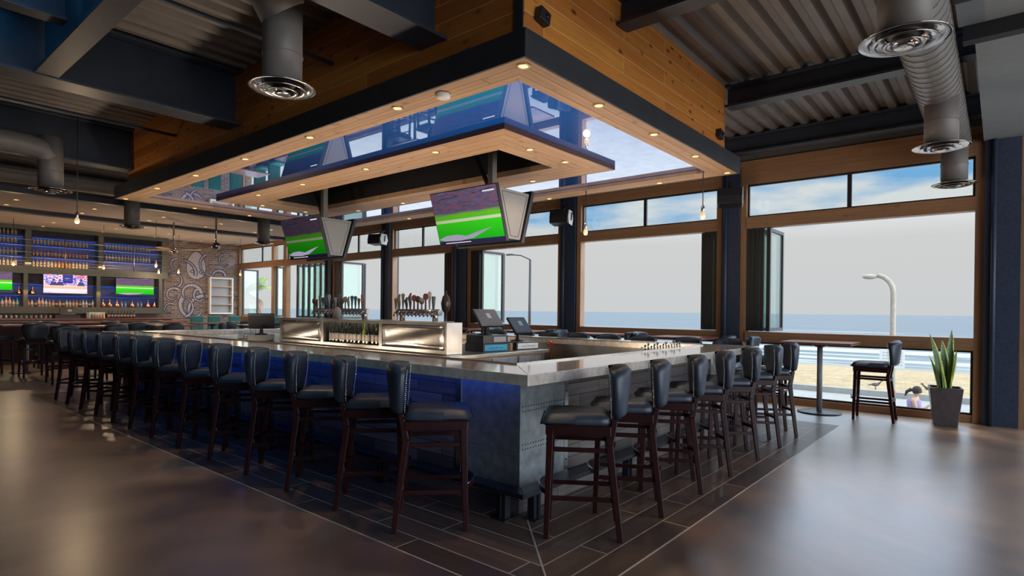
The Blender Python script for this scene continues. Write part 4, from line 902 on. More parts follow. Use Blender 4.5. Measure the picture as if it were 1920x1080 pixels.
# ------------------------------------------------------------------ back bar
YF = 21.62; k2 = YF/21.4
def bx_(v): return v*k2
def bz_(v): return 1.49+(v-1.49)*k2
xL, xR = .8, bx_(7.62)
bb = thing('back_bar_shelving', 'large dark bottle shelving unit with steel rails on the rear wall', 'shelving', (0,0,0))
b = MB(); b.box(xL, xR, YF, YB-.02, bz_(2.41), bz_(2.62)); b.box(xL, xR, YF, YB-.02, ZC-.12, ZC-.0); b.box(xL, xR-.12, YF, YB-.02, bz_(1.26), bz_(1.46))
for x in (.85, bx_(2.2), bx_(3.95), bx_(5.72), bx_(7.5)): b.box(x-.07, x+.07, YF-.01, YB-.02, bz_(2.62), ZC-.12)
for x in (.85, bx_(2.2), bx_(3.9), bx_(5.66), bx_(7.4)): b.box(x-.05, x+.05, YF, YB-.02, bz_(1.46), bz_(2.41))
b.build('frame', mt['shelfgrey'], bb)
b = MB(); b.box(xL, xR, YB-.02, YB-.01, bz_(1.3), ZC); b.build('brick_backing', mt['brickblue'], bb)
b = MB()
SH = [bz_(3.5), bz_(3.27), bz_(2.93), bz_(2.63)]
for z in SH[:3]: b.box(xL, xR-.05, YF+.05, YB-.03, z-.02, z)
for z in (bz_(1.8), bz_(2.13)): b.box(xL, xR-.15, YF+.08, YB-.03, z-.02, z)
b.build('shelf', mt['frame_dark'], bb)
b = MB()
for z in (bz_(3.38), bz_(3.2), bz_(3.02), bz_(2.86), bz_(2.76), bz_(2.68)): b.tube([(xL,YF-.04,z),(xR,YF-.04,z)], .008, 6)
for x in (bx_(4.8), bx_(6.6)): b.tube([(x,YF-.05,bz_(2.6)),(x,YF-.05,bz_(3.45))], .015, 6)
b.build('guard_rail', mt['steel'], bb)
b = MB()
for z in SH[:3]+[bz_(1.8), bz_(2.13)]: b.box(xL, xR-.2, YB-.06, YB-.04, z-.035, z-.022)
b.build('shelf_light', mt['led_blue'], bb)
for z, pw in ((SH[0]-.05, 3), (SH[1]-.05, 3), (SH[2]-.05, 3), (bz_(1.8)-.05, 2.5), (bz_(2.13)-.05, 3.5)): area('shelf_glow', (4.3, YF+.2, z), (R(35), 0, 0), 6.4, .04, pw, (.1,.3,1))
area('shelf_warm_glow', (4.6, YF-.02, bz_(2.7)), (R(65), 0, 0), 5, .05, 5, (1,.62,.3))
area('shelf_warm_glow', (4.6, YF-.1, bz_(1.6)+.3), (R(40), 0, 0), 5, .05, 4, (1,.62,.3))
def bottle_bm(r, h, neck=.3):
    b = MB(); b.lathe([(r*.9,0),(r,.01),(r,h*.55),(r*.8,h*.63),(r*neck,h*.75),(r*neck,h*.95),(r*neck*1.2,h)], seg=12); return b
def mkbottle(name, cat, mats, r, h, loc, label, grp, neck=.3, lab=True):
    t = thing(name, label, cat, loc, 0, grp)
    bottle_bm(r, h, neck).build('glass_body', mats[0], t)
    if lab: b = MB(); b.lathe([(r*1.01,h*.15),(r*1.01,h*.45)], seg=12); b.build('paper_label', mats[1], t)
    return t
amber = M('amber_bottle', (.55,.25,.07), .15); pale = M('pale_bottle', (.5,.42,.3), .2); redb = M('red_bottle', (.55,.1,.04), .2); tealb = M('teal_bottle', (.05,.35,.4), .2); pinkb = M('pink_bottle', (.65,.35,.3), .2); darkb = M('dark_bottle', (.04,.025,.02), .15); clearb = M('clear_bottle', (.45,.47,.5), .12)
protos = {}
def shelf_bottle(kind, x, y, z, label, grp):
    global protos
    spec = {'pale':(pale,.034,.2),'amber':(amber,.034,.2),'red':(redb,.034,.2),'teal':(tealb,.036,.25),'pink':(pinkb,.036,.27),'dark':(darkb,.036,.24),'clear':(clearb,.036,.22),'lot':(pale,.03,.17)}[kind]
    if kind not in protos:
        protos[kind] = mkbottle('liquor_bottle', 'bottle', (spec[0], mt['label']), spec[1], spec[2], (x,y,z), label, grp); return
    dup(protos[kind], (x,y,z), 0, label, grp)
secs = [('left', bx_(2.75), bx_(3.8)), ('middle', bx_(4.1), bx_(5.55)), ('right', bx_(5.9), bx_(7.2))]
rows = ['top', 'second', 'third', 'lowest']
cn = {'pale':'pale','red':'red','amber':'amber','lot':'small pale','teal':'teal','pink':'pink','dark':'dark','clear':'clear'}
for sname, xa, xb in secs:
    for ri, z in enumerate(SH):
        if sname == 'right' and ri in (3,): continue
        if ri == 0 and sname != 'left': continue
        n_ = int((xb-xa)/.087)
        for k in range(n_):
            kd = {0:'lot',1:'pale',2:'red' if sname == 'middle' else 'pale',3:'pale'}[ri]
            if kd == 'pale' and sname == 'middle' and 5 < k < 11: kd = 'amber'
            shelf_bottle(kd, xa+.087*k, YF+.16, z+.001, 'one %s bottle in the %s row of the %s bay of the rear shelving' % (cn[kd], rows[ri], sname), 'bottles in the %s row of the %s upper bay' % (rows[ri], sname))
seq = ['dark','clear','dark','pale','dark','clear','pink','pink','pale','teal','teal','clear','red','pale','dark','pink','pink','clear','amber','amber','dark','amber','dark','clear','pale','amber','amber','dark','clear','clear','dark','clear']
wh = {'b': 0}
for k, kd in enumerate(seq):
    x = bx_(3.0)+.083*k
    if x > bx_(5.55) or abs(x-bx_(3.9)) < .08: continue
    shelf_bottle(kd, x, YF+.14, bz_(1.46)+.001, '%s liquor bottle on the lit lower shelf of the back bar, %s' % (cn[kd], 'below the middle television' if x > bx_(4.2) else 'at the far left'), 'liquor bottles on the lower back bar shelf')
cu = thing('copper_decanter', 'round copper decanter on the rear shelving left of the middle television, by the left post', 'decanter', (bx_(3.78), YF+.16, bz_(1.8)), 0, 'copper decanters on the back bar')
b = MB(); b.lathe([(.06,0),(.075,.02),(.075,.07),(.04,.13),(.02,.16),(.02,.21),(.03,.22)], seg=18); b.build('body', mt['copper'], cu)
b = MB(); b.lathe([(.018,.22),(.02,.24),(.0,.25)], seg=10); b.build('stopper', mt['brass'], cu)
dup(cu, (bx_(4.08), YF+.16, bz_(1.8)), 0, 'round copper decanter immediately left of the middle television, right of the post')
for i, x in enumerate((5.82,6.0,6.2,6.62,7.08,7.27)): dup(cu, (bx_(x), YF+.16, bz_(1.46)), 0, 'round copper decanter on the shelf below the right rear television, %s from the left' % ORD[i])
for i, x in enumerate((6.33,6.43,6.78,6.88)):
    b = MB(); b.lathe([(.03,0),(.034,.01),(.034,.13),(.02,.16),(.012,.2)], (bx_(x), YF+.16, bz_(1.46)), 12); tag(b.build('glass_carafe', mt['glassware']), 'clear glass carafe below the right rear television, %s from the left' % ORD[i], 'carafe', 'glass carafes on the back bar')
def wall_tv(x0, x1, z0, z1, mat, label, news=False):
    t = thing('television', label, 'television', (0,0,0), 0, 'televisions on the back bar')
    b = MB(); b.box(x0, x1, YF-.06, YF-.02, z0, z1); b.build('case', mt['plastic'], t)
    s_ = quad_uv('screen', [(x0+.01,YF-.062,z0+.015),(x1-.01,YF-.062,z0+.015),(x1-.01,YF-.062,z1-.01),(x0+.01,YF-.062,z1-.01)], mat, t)
    if news:
        w_, h_ = x1-x0, z1-z0
        def rc(a, c, d, e, nm, m): b = MB(); b.face([(x0+a*w_,YF-.064,z0+d*h_),(x0+c*w_,YF-.064,z0+d*h_),(x0+c*w_,YF-.064,z0+e*h_),(x0+a*w_,YF-.064,z0+e*h_)]); b.build(nm, m, s_)
        rc(.43,.66,.55,.98,'blue_studio_panel',mt['tv_blue']); rc(.48,.61,.78,.81,'caption_line',mt['tv_white']); rc(.47,.62,.7,.72,'caption_line',mt['tv_white']); rc(.18,.95,.03,.1,'ticker',mt['tv_white'])
        PM_ = M('screen_dark_blue_shapes', (0,0,0), .5, emc=(.05,.05,.22), em=.5)
        for cx, cz, r_ in ((.23,.6,.06),(.37,.6,.05),(.85,.62,.06)):
            b = MB()
            b.prism([(x0+(cx+math.cos(a_)*r_*.6)*w_, z0+(cz+.1+math.sin(a_)*r_)*h_) for a_ in [k*PI/5 for k in range(10)]], YF-.066, YF-.064, 'Y')
            b.prism([(x0+(cx-.09)*w_, z0+.42*h_),(x0+(cx+.09)*w_, z0+.42*h_),(x0+(cx+.05)*w_, z0+.62*h_),(x0+(cx-.05)*w_, z0+.62*h_)], YF-.0655, YF-.064, 'Y')
            b.build('presenter_shape', PM_, s_)
    else:
        w_, h_ = x1-x0, z1-z0; b = MB(); b.face([(x0+u*w_, YF-.064, z0+v*h_) for u, v in ((.05,.1),(.2,.17),(.4,.18),(.6,.16),(.75,.26),(.62,.1),(.3,.06))]); b.build('screen_shape', mt['tv_line'], s_)
wall_tv(bx_(4.28), bx_(5.36), bz_(1.85), bz_(2.42), mt['tv_news'], 'wall television showing a pink and blue talk show panel above the back bar bottles', True)
wall_tv(bx_(6.10), bx_(7.18), bz_(1.83), bz_(2.39), mt['tv_game2'], 'wall television with bright green field nearest the brick mural')
wall_tv(bx_(2.47), bx_(3.6), bz_(1.86), bz_(2.43), mt['tv_game2'], 'wall television cut by the left edge of the view')
# back counter
bc = thing('service_counter', 'long back bar service counter under the bottle shelving', 'counter', (0,0,0))
b = MB(); b.box(.8, 7.6, 21.0, 21.6, 0, 1.08); b.build('cabinet', mt['mahog'], bc); b = MB(); b.box(.78, 7.62, 20.96, 21.62, 1.08, 1.12); b.build('countertop', mt['tabletop'], bc)
rb = thing('rear_bar', 'wood topped rear bar counter in front of the back bar', 'bar', (0,0,0))
b = MB(); b.box(.8, 7.3, 19.5, 19.8, 0, 1.03); b.build('front', mt['mahog'], rb); b = MB(); b.box(.78, 7.4, 19.3, 19.95, 1.03, 1.075); b.build('countertop', mt['tabletop'], rb)
b = MB(); b.box(-.3,.3,-.2,.2,0,.1); 
rg = thing('cash_register', 'dark till with tilted screen on the rear back bar counter', 'till', (bx_(4.75),21.2,1.12)); b.build('base', mt['plastic'], rg)
b = MB(); b.obox((0,-.1,.22),(.36,.04,.26),(R(-25),0,0)); s_ = b.build('screen_case', mt['plastic'], rg); b = MB(); b.obox((.06,-.122,.235),(.1,.004,.07),(R(-25),0,0)); b.build('screen_window', mt['greyplastic'], s_)
b = MB(); b.box(5.35,5.75,21.1,21.4,1.12,1.3); o = tag(b.build('drinks_cooler', mt['white']), 'small white open box on the back counter right of the till', 'box')
mb_ = {'k':0}
for i in range(5):
    b = MB(); b.lathe([(.028,0),(.028,.12),(.015,.14),(.015,.16)], (5.4+.07*i,21.03,1.12), 10); tag(b.build('small_bottle', [tealb, amber, pale, clearb, mt['orange']][i]), '%s small bottle in front of the white box on the back counter' % ['teal','amber','pale','clear','orange'][i], 'bottle', 'small bottles by the white box')
for i in range(9):
    dup(protos['dark'], (5.85+.085*i,21.1,1.121), 0, 'dark bottle standing on the back counter right of the white box, %s from the left' % ORD[i], 'dark bottles on the back counter')
for i in range(12):
    b = MB(); b.lathe([(.03,0),(.034,.01),(.036,.1)], (3.2+.11*i,21.1,1.12), 10); tag(b.build('drinking_glass', mt['glassware']), 'upturned drinking glass on the back counter below the liquor bottles, %s from the left' % ORD[i], 'glass', 'glasses on the back counter')
# ------------------------------------------------------------------ mural & white frame
NAV = M('mural_navy_paint', (.035,.04,.1), .7); PAL = M('mural_pale_paint', (.4,.37,.4), .75, noise=.25, nscale=14)
mu = thing('wall_mural', 'navy and pale tentacle swirls painted on the brick wall', 'mural', (0,0,0))
def ribbon(b, pts, ws, y0, y1):
    n_ = len(pts); L_ = []; R_ = []
    for i in range(n_):
        p = Vector(pts[i]); d = (Vector(pts[min(i+1,n_-1)])-Vector(pts[max(i-1,0)])).normalized(); s_ = Vector((-d.y, d.x))
        L_.append(p+s_*ws[i]); R_.append(p-s_*ws[i])
    for i in range(n_-1): 
        q = [L_[i],L_[i+1],R_[i+1],R_[i]]; b.face([(p.x,y0,p.y) for p in q])
def spiral(cx, cz, r0, r1, a0, a1, n_=36): return [(cx+(r0+(r1-r0)*k/n_)*math.cos(a0+(a1-a0)*k/n_), cz+(r0+(r1-r0)*k/n_)*math.sin(a0+(a1-a0)*k/n_)) for k in range(n_+1)]
TT = [(spiral(8.55,1.95,.42,.16,-.6,4.6),.085,.02),(spiral(8.7,1.5,.5,.3,2.4,5.6),.09,.03),(spiral(8.0,1.9,.26,.1,.8,6.4),.05,.015),(spiral(9.0,1.35,.55,.45,1.2,4.2),.09,.03),(spiral(9.55,2.6,.22,.24,.2,3.1),.07,.03),(spiral(9.95,1.85,.13,.12,0,6.28),.04,.03),(spiral(8.25,2.75,.5,.35,-.3,1.7),.06,.02),(spiral(8.1,2.95,.22,.1,1.5,6.5),.045,.015),(spiral(9.3,3.1,.35,.5,2.2,4.4),.05,.02),(spiral(8.3,1.45,.3,.4,-1.2,1.6),.06,.02),(spiral(8.0,2.45,.3,.2,-1.0,2.6),.045,.015),(spiral(9.05,2.3,.3,.42,-.9,1.9),.06,.02),(spiral(8.9,1.9,.25,.12,2.0,7.2),.05,.015),(spiral(9.75,3.2,.25,.15,1.5,5.6),.04,.012),(spiral(7.9,1.4,.22,.12,1.0,5.0),.04,.012)]
bp, bn = MB(), MB()
for j, (pts, w0_, w1_) in enumerate(TT):
    n_ = len(pts); ws = [w0_+(w1_-w0_)*k/(n_-1) for k in range(n_)]
    ribbon(bp, pts, ws, YB-.003-.0006*j, 0)
    for sg_ in (-1, 1):
        e = []
        for i in range(n_):
            p = Vector(pts[i]); d = (Vector(pts[min(i+1,n_-1)])-Vector(pts[max(i-1,0)])).normalized(); e.append(tuple(p+Vector((-d.y,d.x))*ws[i]*sg_))
        ribbon(bn, e, [.014]*n_, YB-.0034-.0006*j, 0)
    for i in range(1, n_-1, 2):
        p = Vector(pts[i]); d = (Vector(pts[i+1])-Vector(pts[i-1])).normalized(); c_ = p+Vector((-d.y,d.x))*ws[i]*.55; r_ = ws[i]*.28
        bn.face([(c_.x+r_*math.cos(a_), YB-.0036-.0006*j, c_.y+r_*math.sin(a_)) for a_ in [k*PI/4 for k in range(8)]])
hd = [(8.75+.33*math.cos(a_)*(1-.2*math.sin(a_)), 2.98+.5*math.sin(a_)) for a_ in [k*PI/12 for k in range(25)]]
hb_ = MB(); hb_.face([(p[0], YB-.002, p[1]) for p in hd[:-1]]); hb_.build('pale_head', PAL, mu); ribbon(bn, hd, [.012]*25, YB-.0025, 0)
for cx in (8.62, 8.9): ribbon(bn, spiral(cx,2.75,.05,.05,0,6.3,12), [.012]*13, YB-.0028, 0)
bp.build('pale_fill', PAL, mu); bn.build('navy_outline', NAV, mu)
wf = thing('wall_display_frame', 'white framed niche with three timber shelves on the brick wall', 'shelf', (0,0,0))
s3 = 22/21.4; fx0, fx1, fz0, fz1 = 9.16, 10.0, 1.25, 2.58
b = MB(); y0, y1 = YB-.16, YB-.002; e = .05
b.box(fx0, fx0+e, y0, y1, fz0, fz1); b.box(fx1-e, fx1, y0, y1, fz0, fz1); b.box(fx0+e, fx1-e, y0, y1, fz0, fz0+e); b.box(fx0+e, fx1-e, y0, y1, fz1-e, fz1); b.build('frame', mt['white'], wf)
b = MB(); b.box(fx0+e, fx1-e, YB-.02, YB-.004, fz0+e, fz1-e); b.build('back_panel', mt['greyplastic'], wf)
for z in (1.6, 1.92, 2.25): b = MB(); b.box(fx0+e, fx1-e, YB-.15, YB-.02, z-.02, z+.015); b.build('shelf', mt['sofX'], wf)
# ------------------------------------------------------------------ centre island of the bar
il = thing('bar_island', 'stainless back counter island in the middle of the bar', 'counter', (0,0,0))
b = MB(); b.box(4.95, 6.85, 5.1, 10.4, 0, .88); b.build('cabinet', mt['steel'], il)
b = MB(); b.box(4.9, 6.9, 5.05, 10.45, .88, .93); b.build('worktop', mt['steel'], il, bevel=.006)
b = MB()
for x in (5.7, 6.25): b.box(x, x+.5, 5.08, 5.1, .6, .85)
b.build('drawer_front', mt['galv'], il)
b = MB(); b.lathe([(.035,5.077),(.0,5.072)], (6.5,0,.75), 14, 'Y'); b.build('drawer_badge', mt['rail_black'], il)
zu0, zu1 = .935, 1.33
b = MB(); b.box(4.98, 5.25, 5.2, 9.2, zu1-.04, zu1); b.box(4.98, 5.25, 5.2, 9.2, zu0, zu0+.05); b.box(5.25, 5.68, 5.78, 9.2, zu1-.035, zu1); b.box(5.6, 5.64, 5.8, 5.84, zu0, zu1-.035); b.box(5.6, 5.64, 9.1, 9.14, zu0, zu1-.035)
for y in (5.2, 6.5, 7.93, 9.15): b.box(4.98, 5.25, y-.03 if y != 5.2 else y, y+.04, zu0+.05, zu1-.04)
b.build('upper_frame', mt['steel'], il)
b = MB(); b.box(5.24, 5.25, 5.24, 9.1, zu0+.05, zu1-.04); b.build('rear_panel', mt['galv'], il)
for y0_, y1_ in ((5.25, 6.45), (7.98, 9.1)):
    b = MB(); P_ = []
    for i in range(13):
        row = []
        for j in range(9):
            u, v = i/12, j/8; row.append((4.975 + .012*math.sin(6*u+4*v)*math.sin(5*v), y0_+(y1_-y0_)*u, zu0+.06+(zu1-zu0-.11)*v))
        P_.append(row)
    b.grid(P_); o = b.build('stainless_splash_panel', mt['steel'], il); sl = o.modifiers.new('t', 'SOLIDIFY'); sl.thickness = .004
    b = MB(); b.bar((4.962, y0_, zu0+.1), (4.962, y1_, zu0+.13), .004, .008, (1,0,0)); b.build('panel_fold', mt['rail_black'], il)
wb = mkbottle('wine_bottle', 'bottle', (mt['wine'], mt['label']), .038, .31, (5.07,6.6,zu0+.05), 'x', 'wine bottles in the island rack')
wg = mkbottle('wine_bottle', 'bottle', (mt['winegreen'], mt['label']), .038, .31, (5.07,6.98,zu0+.05), 'green wine bottle in the island rack between the steel panels', 'wine bottles in the island rack')
ywb = [6.6,6.69,6.78,6.88,7.08,7.18,7.28,7.37,7.46,7.55,7.64,7.73,7.82]
wb['label'] = 'dark wine bottle in the island rack nearest the right steel panel'
for i, y in enumerate(ywb[1:]): dup(wb, (5.07+random.uniform(-.02,.01), y, zu0+.05), random.random(), 'dark wine bottle, front row of island rack, %s from the right steel panel' % ORD[i+1])
for i, y in enumerate([6.64,6.74,6.84,7.03,7.13,7.33,7.5,7.6,7.7]): dup(wb, (5.18, y, zu0+.05), 0, 'dark wine bottle, back row of island rack, %s from the right steel panel' % ORD[i])
# beer towers
def tower(y0_, y1_, name, n_, seed, label):
    rr = random.Random(seed); t = thing('beer_tower', label, 'beer tap', (5.48,(y0_+y1_)/2,zu1), 0, 'beer towers on the island')
    L_ = (y1_-y0_)/2
    b = MB(); b.tube([(0,-L_,.12),(0,L_,.12)], .045, 14); b.tube([(0,-L_+.1,0),(0,-L_+.1,.12)], .04, 10); b.tube([(0,L_-.1,0),(0,L_-.1,.12)], .04, 10); b.build('manifold', mt['steel'], t)
    cols = [M('tap_handle_a',(0.054, 0.032, 0.013),.4),M('tap_handle_b',(0.135, 0.099, 0.054),.4),M('tap_handle_c',(0.018, 0.054, 0.09),.4),M('tap_handle_d',(0.126, 0.036, 0.023),.4),M('tap_handle_e',(0.036, 0.045, 0.027),.4),M('tap_handle_f',(0.27, 0.248, 0.225),.4)]
    for k in range(n_):
        y = -L_+.05+(2*L_-.1)*k/(n_-1); m_ = rr.choice(cols); h = rr.uniform(.15,.26); kind = rr.randint(0,3)
        b = MB(); b.tube([(-.04,y,.12),(-.1,y,.11),(-.12,y,.06)], .011, 8); b.build('faucet', mt['chrome'], t)
        b = MB()
        if kind == 0: b.lathe([(.008,0),(.01,.03),(.018,h*.6),(.028,h*.9),(.0,h)], (-.08,y,.16), 10)
        elif kind == 1:
            b.tube([(-.08,y,.16),(-.08,y,.16+h*.6)], .012, 8); b.lathe([(.001,-.012),(.045,-.01),(.045,.01),(.001,.012)], (-.08,y,.16+h*.75), 16, 'X')
        elif kind == 2: b.bar((-.08,y,.16), (-.07,y+.01,.16+h), .02, .02, (0,1,0), .05, .03)
        else: b.tube([(-.08,y,.16),(-.08,y,.16+h*.4),(-.08,y+.02,.16+h*.7),(-.08,y-.01,.16+h)], [.01,.02,.026,.01], 8)
        b.build('tap_handle', m_, t, smooth=(kind != 2))
    return t
tower(5.85, 6.75, 'r', 11, 5, 'beer tower with mixed tap handles behind the right steel panel')
tower(7.45, 8.9, 'l', 16, 9, 'longer beer tower with mixed tap handles nearer the far end of the island')
b = MB(); b.lathe([(.001,-.012),(.1,-.012),(.105,0),(.1,.012),(.001,.012)], (5.32,8.05,zu1+.085), 24, 'X'); tag(b.build('round_plaque', mt['paper']), 'pale round scalloped plaque in front of the far beer tower', 'plaque')
tk = thing('figure_tap_handle', 'tall ornate arched tap handle beside the nearest column behind the front till', 'tap handle', (6.2,6.5,.93))
b = MB(); b.tube([(0,0,0),(0,0,.5)], .02, 10); b.lathe([(.02,.5),(.06,.56),(.075,.66),(.05,.76),(.015,.8),(.02,.83),(.0,.86)], seg=14); b.build('handle_body', M('dark_bronze', (.07,.05,.05), .3, metal=.5), tk)
# tills
def till(loc, rz, label, drawer_mat):
    t = thing('touchscreen_till', label, 'till', loc, R(rz), 'touchscreen tills on the island')
    b = MB(); b.box(-.22,.22,-.2,.2,0,.11); b.build('cash_drawer', mt['plastic'], t, bevel=.004)
    b = MB(); b.box(-.2,.2,-.206,-.2,.015,.095); dr = b.build('drawer_face', drawer_mat, t); b = MB(); b.box(-.13,-.03,-.208,-.206,.05,.055); b.box(.03,.13,-.208,-.206,.05,.055); b.sphere((0,-.207,.055), .008, 8, 5); b.build('drawer_slot', mt['black'], dr)
    return t
def touchscreen(parent, z, y=-.02, tilt=-42, w_=.38, h_=.29):
    b = MB(); b.lathe([(.1,z),(.1,z+.015),(.03,z+.03),(.025,z+.12)], (0,.03,0), 18); b.build('stand', mt['plastic'], parent)
    rot = (R(tilt),0,0); c_ = Vector((0,y,z+.23)); b = MB(); b.obox(c_, (w_,.035,h_), rot); cs_ = b.build('screen_case', mt['plastic'], parent, bevel=.006)
    n_ = Matrix.Rotation(R(tilt), 3, 'X') @ Vector((0,-1,0)); b = MB(); b.obox(c_+n_*.0185, (w_-.03,.002,h_-.035), rot); sc_ = b.build('screen', mt['screen_off'], cs_)
    upv = Matrix.Rotation(R(tilt), 3, 'X') @ Vector((0,0,1)); b = MB(); b.obox(c_+n_*.0202+upv*.03+Vector((.02,0,0)), (.07,.001,.085), rot); b.build('screen_logo', M('dim_screen_logo', (.1,.13,.18), .4, emc=(.2,.26,.34), em=.2), sc_)
till1 = till((5.95,5.42,.93), -8, 'touchscreen till with bright blue drawer at the near end of the island', mt['bluebox'])
b = MB(); b.box(-.2,.24,-.17,.2,.11,.22); b.build('printer_box', mt['plastic'], till1, bevel=.004)
b = MB(); b.box(-.02,.2,-.176,-.17,.13,.2); b.build('printer_face', mt['greyplastic'], till1)
touchscreen(till1, .22, w_=.4, h_=.31)
till2 = till((6.62,5.4,.93), -8, 'smaller touchscreen till with white drawer right of the blue drawer one', mt['white'])
touchscreen(till2, .11, w_=.34, h_=.3)
t3 = thing('touchscreen_till', 'dark back of a till screen standing at the far left end of the island', 'till', (4.95,9.75,.93), R(150), 'touchscreen tills on the island')
touchscreen(t3, .1, w_=.42, h_=.34); b = MB(); b.box(-.2,.2,-.18,.18,0,.1); b.build('cash_drawer', mt['plastic'], t3)
b = MB(); b.obox((0,0,.05),(.1,.09,.1)); bxs = b.build('receipt_box', M('tan_card', (.35,.22,.13), .8)); bxs.location = (6.28,5.3,.93); bxs.rotation_euler = (0,0,.4); tag(bxs, 'small tan card box between the two tills', 'box')
# glasses on the worktop & counter
gl = thing('wine_glass', 'x', 'glass', (0,0,0), 0, 'upturned glasses at the far end of the island')
b = MB(); b.lathe([(.035,0),(.038,.05),(.025,.1),(.004,.12),(.004,.18),(.035,.19)], seg=14); b.build('bowl', mt['glassware'], gl)
n_ = 0
for i in range(3):
    for j in range(5):
        loc = (4.0+.0+.1*i+.35, 10.5-.0-.11*j, .932)
        loc = (4.86+.1*i, 10.35-.09*j, .931) if True else loc
        lab = 'upturned clear glass beside the far left till, %s across and %s back in the cluster' % (ORD[i], ORD[4-j])
        if n_ == 0: gl.location = loc; gl['label'] = lab
        else: dup(gl, loc, 0, lab)
        n_ += 1
# chrome taps/soda gun near the right counter, red handled bundle
sg2 = thing('sink_faucet', 'chrome tap with red lever hanging hoses at the near end of the island', 'faucet', (7.0,5.5,.93))
b = MB(); b.tube([(.15,-.3,-.93),(.15,-.3,.05),(.12,-.33,.1),(.06,-.36,.08)], .014, 8); b.build('spout', mt['copper'], sg2)
b = MB(); b.sphere((.17,-.28,.06), .05, 10, 7, (1.6,.7,.7)); b.build('red_handle', M('red_rubber', (.5,.05,.03), .4), sg2)
for i, (x, y) in enumerate(((6.95,2.97),(6.75,2.97),(6.55,2.97))): pass
bs = thing('bottle_rail', 'chrome bar tool rail behind the right counter edge', 'rail', (6.3,2.93,1.0))
b = MB(); b.box(-.55,.55,.02,.1,.0,.06); b.build('tray', mt['steel'], bs)
for k in range(14): b = MB(); b.tube([(-.5+.075*k,.06,.06),(-.5+.075*k,.06,.11+.02*(k%3))], .012, 6); b.build('pourer', mt['chrome'], bs)
# ------------------------------------------------------------------ world & light
SOUTH, WEST = 3.6, .0
for y in (5.0, 7.0, 9.0): area('bar_well_fill_light', (4.3, y, .8), (PI, 0, 0), .3, 1.2, 14, (1,.8,.6))  # added unseen fill lamps in the well, aimed up to brighten the soffit
for x in (4.6, 6.6): area('bar_well_fill_light', (x, 3.4, .8), (PI, 0, 0), .9, .3, 12, (1,.8,.6))
area('bar_well_fill_light', (6.95, 7.5, .8), (PI, 0, 0), .2, 3, 4, (1,.8,.6))
w = bpy.data.worlds.new('sky'); bpy.context.scene.world = w; w.use_nodes = True; nt = w.node_tree; N, L = nt.nodes, nt.links; N.clear()
o = N.new('ShaderNodeOutputWorld'); bg = N.new('ShaderNodeBackground'); L.new(bg.outputs[0], o.inputs[0])
tc = N.new('ShaderNodeTexCoord'); s = N.new('ShaderNodeSeparateXYZ'); L.new(tc.outputs['Generated'], s.inputs[0])
mp = N.new('ShaderNodeMapping'); mp.inputs['Scale'].default_value = (2.2,2.2,9); mp.inputs['Location'].default_value = (.35,.2,.1); L.new(tc.outputs['Generated'], mp.inputs[0])
n = N.new('ShaderNodeTexNoise'); n.inputs['Scale'].default_value = 1.3; n.inputs['Detail'].default_value = 9; n.inputs['Roughness'].default_value = .55; L.new(mp.outputs[0], n.inputs['Vector'])
mr = N.new('ShaderNodeMapRange'); mr.inputs[1].default_value = .09; mr.inputs[2].default_value = .2; mr.inputs[3].default_value = .24; mr.inputs[4].default_value = -.04; L.new(s.outputs['Z'], mr.inputs[0])
ad = N.new('ShaderNodeMath'); L.new(n.outputs['Fac'], ad.inputs[0]); L.new(mr.outputs[0], ad.inputs[1])
cl = ramp(N, [(.46, (.2,.46,.78)), (.6, (.75,.78,.8))]); L.new(ad.outputs[0], cl.inputs[0])
hz_ = ramp(N, [(0, (.6,.62,.63)), (.12, (.63,.63,.63)), (.2, (.7,.7,.7))]); L.new(s.outputs['Z'], hz_.inputs[0])
fz = N.new('ShaderNodeMapRange'); fz.inputs[1].default_value = .11; fz.inputs[2].default_value = .15; L.new(s.outputs['Z'], fz.inputs[0])
skyc = mix(N, L, hz_.outputs[0], cl.outputs[0], fz.outputs[0])
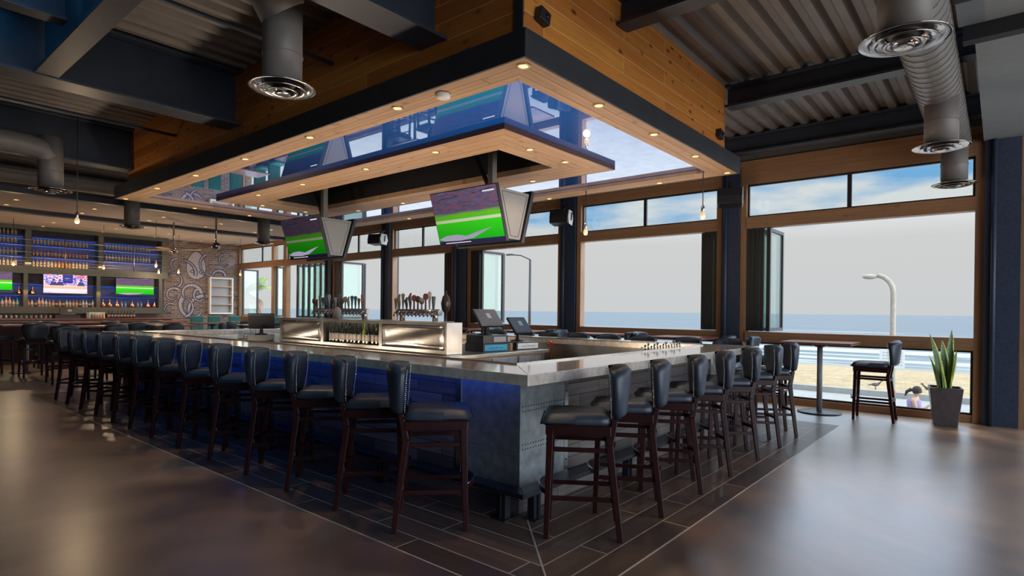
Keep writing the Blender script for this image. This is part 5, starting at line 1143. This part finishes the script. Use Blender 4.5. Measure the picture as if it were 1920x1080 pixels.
# bright band added low in the south, behind the camera, to light the room
lowb = N.new('ShaderNodeMapRange'); lowb.inputs[1].default_value = .35; lowb.inputs[2].default_value = .6; lowb.inputs[3].default_value = 1; lowb.inputs[4].default_value = .0; L.new(s.outputs['Z'], lowb.inputs[0])
south = N.new('ShaderNodeMapRange'); south.inputs[1].default_value = .2; south.inputs[2].default_value = .9; south.inputs[3].default_value = 0; south.inputs[4].default_value = SOUTH
neg = N.new('ShaderNodeMath'); neg.operation = 'MULTIPLY'; neg.inputs[1].default_value = -1; L.new(s.outputs['Y'], neg.inputs[0]); L.new(neg.outputs[0], south.inputs[0])
west = N.new('ShaderNodeMapRange'); west.inputs[1].default_value = .2; west.inputs[2].default_value = .9; west.inputs[3].default_value = 0; west.inputs[4].default_value = WEST
neg2 = N.new('ShaderNodeMath'); neg2.operation = 'MULTIPLY'; neg2.inputs[1].default_value = -1; L.new(s.outputs['X'], neg2.inputs[0]); L.new(neg2.outputs[0], west.inputs[0])
sm = N.new('ShaderNodeMath'); L.new(south.outputs[0], sm.inputs[0]); L.new(west.outputs[0], sm.inputs[1])
sm2 = N.new('ShaderNodeMath'); sm2.operation = 'MULTIPLY_ADD'; L.new(sm.outputs[0], sm2.inputs[0]); L.new(lowb.outputs[0], sm2.inputs[1]); hi = N.new('ShaderNodeMapRange'); hi.inputs[1].default_value = .23; hi.inputs[2].default_value = .33; hi.inputs[3].default_value = .5; hi.inputs[4].default_value = 1.6; L.new(s.outputs['Z'], hi.inputs[0]); L.new(hi.outputs[0], sm2.inputs[2])
up = ramp(N, [(.2, (0,0,0)), (.28, (1,1,1))]); L.new(s.outputs['Z'], up.inputs[0]); zen = ramp(N, [(.3, (.58,.69,.86)), (.6, (.62,.7,.8)), (.75, (.7,.71,.72)), (.88, (.3,.6,.95))]); L.new(s.outputs['Z'], zen.inputs[0]); skyc = mix(N, L, skyc, zen.outputs[0], up.outputs[0])
L.new(skyc, bg.inputs[0]); L.new(sm2.outputs[0], bg.inputs[1])
sun = bpy.data.lights.new('sun', 'SUN'); sun.energy = 1.2; sun.angle = R(8); sun.color = (1,.93,.82); so = bpy.data.objects.new('sun', sun); C.objects.link(so)
so.rotation_euler = Vector((-.55,-.18,-1.35)).to_track_quat('-Z','Y').to_euler()
sc = bpy.context.scene; sc.view_settings.view_transform = 'Standard'; sc.view_settings.look = 'None'; sc.view_settings.gamma = 1; sc.view_settings.exposure = 1.0
sc.cycles.max_bounces = 10; sc.cycles.diffuse_bounces = 5; sc.cycles.transparent_max_bounces = 24; sc.cycles.sample_clamp_indirect = 6
sc.cycles.caustics_reflective = False; sc.cycles.caustics_refractive = False
